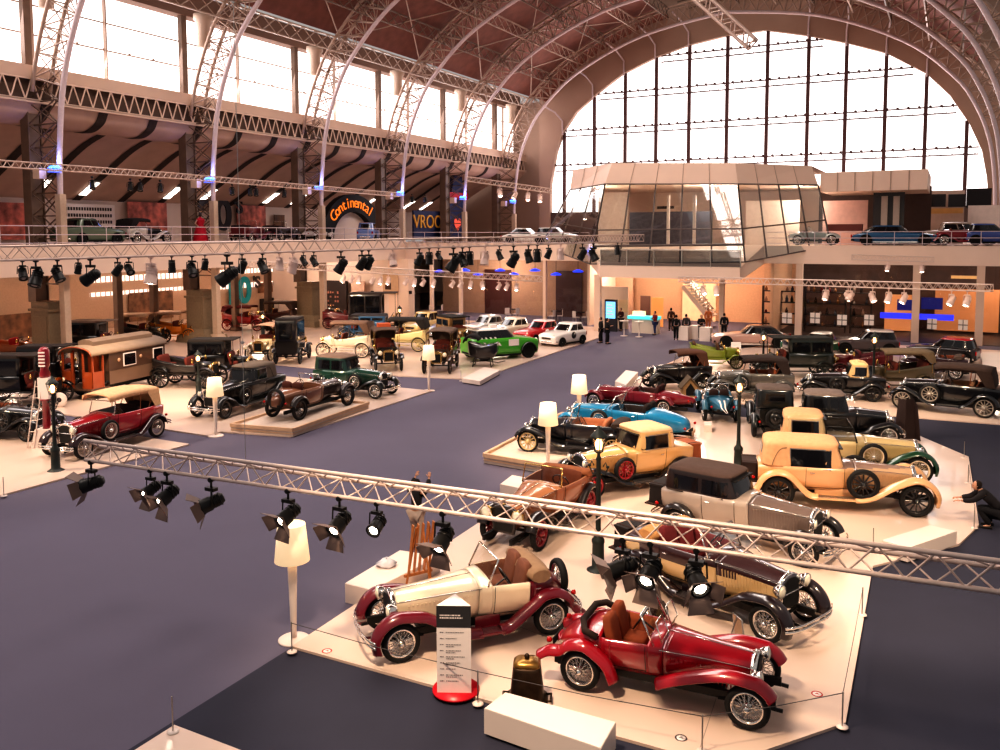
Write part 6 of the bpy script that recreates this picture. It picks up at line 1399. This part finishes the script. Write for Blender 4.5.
panel('display_wall','dark slate blue display wall inside the glass pavilion','display wall',629,712,211,262,63,matte(66,64,74),.2)
panel('display_wall','pale partition wall in the right part of the pavilion','display wall',745,800,200,262,66,matte(214,196,184),.2)
panel('display_wall','white partition behind the left part of the pavilion','display wall',598,628,192,262,66,matte(206,186,174),.2)
panel('vent_grille','dark ventilation slot above the slate wall','vent',657,674,206,209,62.9,DARK,.05)
for x in(668,694): 
    a=AY(x,246,60.5); b=AY(x,212,60.5); struct(MB().cyl((a.x,60.5,6.1),(a.x,60.5,b.z+1.2),.12,n=8).build('wall_pavilion_post',[WHITE]))
# low parapet glass below the pavilion centre
pr=MB(); 
for k in range(6): x=pA.x+(pB.x-pA.x)*k/5; pr.cyl((x,YB+.1,4.75),(x,YB+.1,5.9),.04,n=5)
pr.cyl((pA.x,YB+.1,5.9),(pB.x,YB+.1,5.9),.04,n=5); o=tag(thing('balcony_parapet','dark glass parapet along the dipped balcony over the entrance','parapet',(0,0,0))); pr.build('rail',[STEEL],o); MB().add([(pA.x,YB+.1,4.8),(pB.x,YB+.1,4.8),(pB.x,YB+.1,5.85),(pA.x,YB+.1,5.85)],[(0,1,2,3)]).build('glass',[mat('smoked_glass',S(40,38,42),.08,alpha=.75)],o)
# block right of the pavilion
a=AY(820,192,63);b=AY(928,169,63); q=MB().bbox((a.x,63,a.z),(b.x,72,b.z)).build('wall_upper_block_fascia',[BEIGE2]); struct(q); sm=MB()
for k in range(1,6): x=a.x+(b.x-a.x)*k/6; sm.bbox((x-.02,62.96,a.z),(x+.02,63,b.z))
struct(sm.build('trim_block_joints',[matte(180,156,142)]))
panel('display_wall','pale pink display wall on the balcony under the panelled block','display wall',822,868,200,246,66,matte(214,176,166),.2); struct(panel('door_4',None,None,872,905,192,246,64.5,mat('door_glass_dark',S(70,62,60),.2)))
for x in(884,896): panel('door_leaf','pale door leaf on the balcony, '+('left' if x==884 else 'right')+' one','door leaf',x-4,x+4,196,244,64.2,matte(190,170,156),.06)
panel('kiosk','white booth behind the cars at the right end of the balcony','booth',967,1000,205,240,68,matte(226,206,196),.6); panel('dark_hanging','dark hanging cloth on the end wall at the right','banner',966,992,188,208,72,matte(40,36,38),.1)
def slantw():
    for i,(x0,x1) in enumerate(((928,946),(948,966))):
        g=AY(x0,210,75); panel('glazed_bay','slanted dark window of the upper gallery building, '+('left' if i==0 else 'right')+' one','window bay',x0,x1,194,207,75,mat('bay_glass',S(52,46,46),.2),.2)
    panel('wall_board','ochre band below the slanted windows','board',905,963,208,214,74.5,matte(214,170,110),.15); panel('wall_board','white base of the slanted window building','board',905,965,190,245,76,matte(206,182,168),.2)
slantw()
panel('wall_board','dark recess behind the pale pink wall under the panelled block','board',818,932,186,246,70,matte(96,76,70),.2)  # backing panel; the shade of the recess is put into its dark colour
panel('terrace_table','reddish brown counter on the balcony left of the blue coupe','counter',826,862,224,231,63,matte(120,64,56),.8)
# balcony rails
def rail(name,label,A,B,h=1.0,n=20):
    d=B-A; r=thing(name,label,'railing',tuple((A+B)/2)); o=(A+B)/2; m=MB()
    for z in(h,h*.55,.12): m.cyl(A-o+Vector((0,0,z)),B-o+Vector((0,0,z)),.025,n=5)
    m.build('rails',[PIPE],r)
    for k in range(n+1): q=A-o+d*(k/n); MB().cyl(q,q+Vector((0,0,h)),.025,n=5).build('post',[PIPE],r)
rail('railing','thin pale railing along the left gallery edge',Vector((-41.15,9,6.5)),Vector((-41.15,59.5,6.5)),1.0,34)
rail('railing','thin railing along the end balcony on the right, in front of the blue coupe',Vector((xr_,YF+.2,6.18)),Vector((8,YF+.2,6.18)),.9,12)
rail('railing','thin railing along the end balcony left of the pavilion',Vector((-40.8,YF+.2,6.3)),Vector((xl,YF+.2,6.2)),.9,10)
# ---- gallery wall posters, signs, arch
def poster(label,x0,x1,y0,y1,m,name='poster',X=-53.9,cat='poster'):
    a=AX(x0,y1,X); b=AX(x1,y0,X); z0,z1=max(a.z,6.6),b.z; o=MB().bbox((0,0,0),(.06,b.y-a.y,z1-z0)).build(name,[m],None,(X,a.y,z0)); return tag(o,label,cat),a.y,b.y,z0,z1
PRED=mat('poster_red_photo',S(190,110,96),.6,noise=.55,nscale=1.6); PBR=mat('poster_brown_photo',S(120,84,60),.6,noise=.5,nscale=2)
poster('reddish photograph of a car factory at the left edge of the gallery wall',-20,24,203,240,PRED)
poster('large reddish photograph of a car on an assembly line',128,166,203,232,PRED); poster('reddish photograph of a crowd right of the number sign',237,265,206,231,PRED)
poster('dark patterned square picture on the gallery wall',274,284,215,227,PBR); poster('reddish factory photograph left of the orange lettered arch',250,262,207,240,PRED) if False else None
o,ya,yb,z0,z1=poster('white board with rows of small dark photographs',63,114,205,240,CARDW,'photo_board')
m=MB()
for rr_ in range(4):
    for k in range(18): m.bbox((.06,.2+k*(yb-ya-.4)/18,(z1-z0)*(.82-.18*rr_)-.0),(.075,.2+(k+.65)*(yb-ya-.4)/18,(z1-z0)*(.82-.18*rr_)+.22))
m.build('small_photographs',[matte(70,60,58)],o)
def text(name,body,loc,size,m,rot,parent=None,ext=.03,label=None,cat=None):
    c=bpy.data.curves.new(name,'FONT'); c.body=body; c.size=size; c.extrude=ext; c.offset=.03*size if name in('numerals','suffix') else 0; c.align_x='CENTER'; c.align_y='CENTER'; c.materials.append(m); t_=bpy.data.objects.new(name,c); me_=bpy.data.meshes.new_from_object(t_); bpy.data.objects.remove(t_); o=link(name,me_,parent); o.location=loc; o.rotation_euler=rot
    if label: tag(o,label,cat)
    return o
RW=(PI/2,0,PI/2)
def numsign(txt,x,y,size,m,X,label,small):
    p=AX(x,y,X); r=tag(thing('number_sign',label,'sign',tuple(p))); c=text('numerals',txt,(0,0,0),size,m,RW,r,.05); text('suffix',"'S",(0,size*.72,size*.22),size*.45,small,RW,r,.05)
numsign('90',215,216,3.6,matte(62,56,62),-53.6,"large dark 90'S sign on the gallery wall",matte(62,56,62))
numsign('10',238,292,3.2,mat('teal_letters',S(28,140,150),.5),-55.6,"large teal 10'S sign on the wall under the gallery",matte(70,60,56))
# arch with orange lettering
def arch():
    a=AX(322,235,-46); b=AX(384,235,-46); c=(a.y+b.y)/2; R1=(b.y-a.y)/2; ht=AX(350,194,-46).z-6.5
    r=thing('tyre_arch','black half round arch with orange brand lettering on the gallery','arch',(-46,c,6.5)); m=MB(); N=20
    o=[Vector((0,R1*cos(PI*i/N),ht*sin(PI*i/N))) for i in range(N+1)]; q=[Vector((0,R1*.66*cos(PI*i/N),ht*.62*sin(PI*i/N))) for i in range(N+1)]
    for dx in(0,):
        vs=o+q+[v-Vector((.6,0,0)) for v in o+q]; M_=N+1; fs=[]
        for i in range(N): fs+=[(i,i+1,M_+i+1,M_+i),(2*M_+i,3*M_+i,3*M_+i+1,2*M_+i+1),(i,2*M_+i,2*M_+i+1,i+1),(M_+i,M_+i+1,3*M_+i+1,3*M_+i)]
        m.add(vs,fs)
    m.build('body',[matte(34,30,32)],r)
    for i,ch in enumerate('Continental'):
        t=PI*(.76-.52*i/10); ra=R1*.83; rz=ht*.815
        t=PI*(.22+.5*i/10); up=Vector((0,-cos(t),sin(t))); tg=Vector((0,sin(t),cos(t)))
        text('letter',ch,(.04,-ra*cos(t),rz*sin(t)),1.3,mat('orange_letters',S(245,140,40),.5,emit=S(245,130,30),es=.5),Matrix((tg,up,(1,0,0))).transposed().to_euler(),r,.03)
    MB().add([(-.62,R1*.66*cos(PI*i/N),ht*.62*sin(PI*i/N)) for i in range(N+1)],[tuple(range(N+1))]).build('back_panel',[WALLW],r)
arch()
def bluestand():
    a=AX(414,236,-47.5); b=AX(447,236,-47.5); r=thing('exhibition_stand','dark blue exhibition stand with gold lettering','exhibition stand',(-47.5,a.y,6.5)); w=b.y-a.y; NV=mat('stand_navy',S(34,42,84),.6)
    MB().bbox((-.2,0,0),(0,w,AX(430,211,-47.5).z-6.5)).build('back_wall',[NV],r); text('lettering','VROOM',(.05,w*.52,1.75),1.9,mat('gold_letters',S(230,170,70),.4),RW,r,.06)
    p=AX(472,200,-44.5); t=thing('exhibition_tower','tall tapering dark blue tower with a red heart emblem','tower',(-46.5,p.y,6.5)); 
    MB().add([(0,-2.6,0),(0,2.2,0),(0,1.3,7.2),(0,.2,7.6),(-.6,-2.6,0),(-.6,2.2,0),(-.6,1.3,7.2),(-.6,.2,7.6)],[(0,1,2,3),(7,6,5,4),(0,4,5,1),(1,5,6,2),(2,6,7,3),(3,7,4,0)]).build('body',[NV],t)
    MB().bbox((.02,-2.0,4.2),(.15,2.4,4.9)).build('red_band',[mat('red_band',S(190,30,50),.5)],t)
    h=MB(); pts=[(0,0),(.55,.6),(.5,1.0),(.25,1.1),(0,.85),(-.25,1.1),(-.5,1.0),(-.55,.6)]; h.add([(.06,y*1.3+.3,z*1.3+.8) for y,z in pts],[tuple(range(8))]); h.build('heart_emblem',[mat('coral',S(240,110,90),.5,emit=S(240,100,80),es=.2)],t)
bluestand()
# mannequin in a red dress
def mannequin():
    p=AX(203,238,-42.6); r=thing('mannequin','mannequin in a red dress on the gallery edge','mannequin',(-42.8,p.y,6.5)); MB().lathe([(.05,0),(.5,.02),(.42,.5),(.3,1.0),(.2,1.15),(.28,1.4),(.25,1.55),(.08,1.62),(.05,1.7)],None,14).build('dress',[mat('red_dress',S(190,24,50),.7)],r); MB().lathe([(.05,1.68),(.1,1.78),(.09,1.9),(0,1.98)],None,10).build('head',[matte(60,50,48)],r)
    m=MB()
    for s in(-1,1): m.tube([(0,s*.26,1.5),(0,s*.42,1.25),(.1,s*.25,1.05)],.045,6)
    m.build('arms',[matte(190,150,130)],r)
mannequin()
# ---- under the gallery: columns, wall pictures, strip windows
for i,(x,lb) in enumerate(((118,'near the black closed car'),(154,'by the orange veteran'),(235,'in front of the teal sign'),(268,'right of the teal sign'))):
    p=AX(x,300,-46); o=thing('gallery_column','slim brown iron column under the gallery '+lb,'column',(-46,p.y,0)); MB().box((0,0,2.47),(.4,.4,4.94)).build('shaft',[BROWN],o); MB().box((0,0,.15),(.6,.6,.3)).build('foot',[BROWN],o)
def lw(label,x0,x1,y0,y1,m,name='wall_picture',cat='picture',X=-55.9): 
    a=AX(x0,y1,X); b=AX(x1,y0,X); return tag(MB().bbox((0,0,0),(.08,b.y-a.y,b.z-a.z)).build(name,[m],None,(X,a.y,a.z)),label,cat)
lw('long brown crowd photograph under the gallery, left of the second pedestal',129,172,290,322,PBR); lw('framed brown picture under the gallery right of the teal sign',258,272,282,293,PBR); lw('framed picture beside the other one right of the teal sign',275,290,281,293,PBR)
lw('dark panorama photograph under the gallery at the left',-10,60,310,345,PBR); lw('dark display niche with small red things under the gallery',260,290,296,312,matte(48,38,36),'display_niche','niche')
WS=mat('strip_window_glow',S(245,225,210),.5,emit=S(245,225,215),es=.75)
for i,(x0,x1,y0,y1) in enumerate(((90,190,272,283),(90,190,286,297),(214,300,266,275),(214,300,279,290))):
    a=AX(x0,y1,-55.9); b=AX(x1,y0,-55.9); w_=struct(MB().bbox((-55.9,a.y,a.z),(-55.84,b.y,min(b.z,4.9))).build('window_%d'%(30+i),[WS])); f=MB(); y=a.y
    while y<b.y: f.bbox((-55.83,y-.03,a.z),(-55.8,y+.03,min(b.z,4.9))); y+=.42
    f.build('window_frame',[BROWN],w_)
e=panel('wall_picture','framed picture of riders on the pale wall beyond the omnibus','picture',383,398,273,294,59.3,matte(204,170,140),.05); MB().bbox((.25,-.03,.4),(.85,-.01,1.0)).build('painted_figures',[matte(80,50,40)],e)
for x in(372,410): panel('wall_speaker','small black loudspeaker on the pale wall, '+('left' if x==372 else 'right')+' of the picture','speaker',x-1.2,x+1.2,291,294,59.3,matte(30,26,26),.1)
cb=panel('glass_cabinet','tall dark cabinet full of small objects on the wall under the gallery corner','cabinet',327,346,281,330,59.4,matte(44,34,34),.3)
m=MB()
for k in range(9):
    for q in range(5):
        if rm.random()<.7: m.box((.25+q*.27,-.05,.35+k*.38),(.12,.08,rm.uniform(.1,.24)))
m.build('displayed_objects',[matte(170,120,104)],cb); cb2=panel('banner','red framed banner beside the tall cabinet','banner',352,364,281,330,59.4,matte(206,176,160),.1)

struct(MB().bbox((xr_+.6,60.4,.0),(9,69,.03)).build('floor_shop',[mat('shop_floor',S(70,54,48),.5)]))
for x,y,z in((-24,61.5,9.2),(-16,61.5,9.2),(-10,65,9)):
    L=bpy.data.lights.new('pavilion_fill','POINT'); L.energy=260; L.color=(1,.88,.76); L.shadow_soft_size=.4; o=link('pavilion_fill',L); o.location=(x,y,z)  # unseen fill points added to brighten the pavilion interior
# ---------------------------------------------------------------- light
W=bpy.data.worlds.new('sky'); SC.world=W; W.use_nodes=True; bg=W.node_tree.nodes['Background']; bg.inputs[0].default_value=(1,.93,.9,1); bg.inputs[1].default_value=.26
def area(name,loc,rot,sx,sy,e,col,spread=180):
    L=bpy.data.lights.new(name,'AREA'); L.shape='RECTANGLE'; L.size=sx; L.size_y=sy; L.energy=e; L.color=col; L.spread=math.radians(spread); o=link(name,L); o.location=loc; o.rotation_euler=rot; return o
area('roof_light',(XCN,30,29.5),(0,0,0),8,50,8500,(1,.88,.8))
area('daylight_left',(-44.4,45,18.5),(0,math.radians(-68),0),5,80,3200,(1,.92,.92))
area('daylight_end',(-18.5,86,17),(math.radians(-65),0,0),36,12,3000,(1,.92,.92))
def spot(loc,to,e_,ang=70,col=(1,.78,.55),blend=.6,r=.15):
    e=e_*1.5; L=bpy.data.lights.new('exhibition_spot','SPOT'); L.energy=e; L.spot_size=math.radians(ang); L.spot_blend=blend; L.color=col; L.shadow_soft_size=r
    o=link('exhibition_spot',L); o.location=loc; o.rotation_euler=(Vector(to)-Vector(loc)).to_track_quat('-Z','Y').to_euler()
spot((-6,6,11),(-5,13,0),2600,60,r=.5); spot((3,14,11),(-2,22,0),2600,70,r=.5); spot((-12,20,11),(-7,26,0),2200,70,r=.5)
spot((-2,30,10),(-5,42,0),2200,80,r=.5); spot((-30,10,9),(-26,20,0),2000,75,r=.5); spot((-28,20,9),(-30,30,0),2500,80,r=.5); spot((-34,34,5.0),(-32,42,0),2000,90,r=.5)
for x,y,e in((-48,30,350),(-48,40,350),(-48,50,350),(-50,24,250),(-34,63,450),(-22,63,500),(-16,63,500),(-6,64,250),(3,64,250),(-48,56,300)):
    L=bpy.data.lights.new('ceiling_lamp','POINT'); L.energy=e; L.color=(1,.85,.7); L.shadow_soft_size=.4; o=link('ceiling_lamp',L); o.location=(x,y,4.5)
SC.view_settings.view_transform='Standard'; SC.view_settings.look='High Contrast'; SC.view_settings.exposure=0.34; SC.view_settings.gamma=1.0
SC.cycles.max_bounces=6; SC.cycles.diffuse_bounces=3; SC.cycles.transparent_max_bounces=12; SC.cycles.sample_clamp_indirect=4
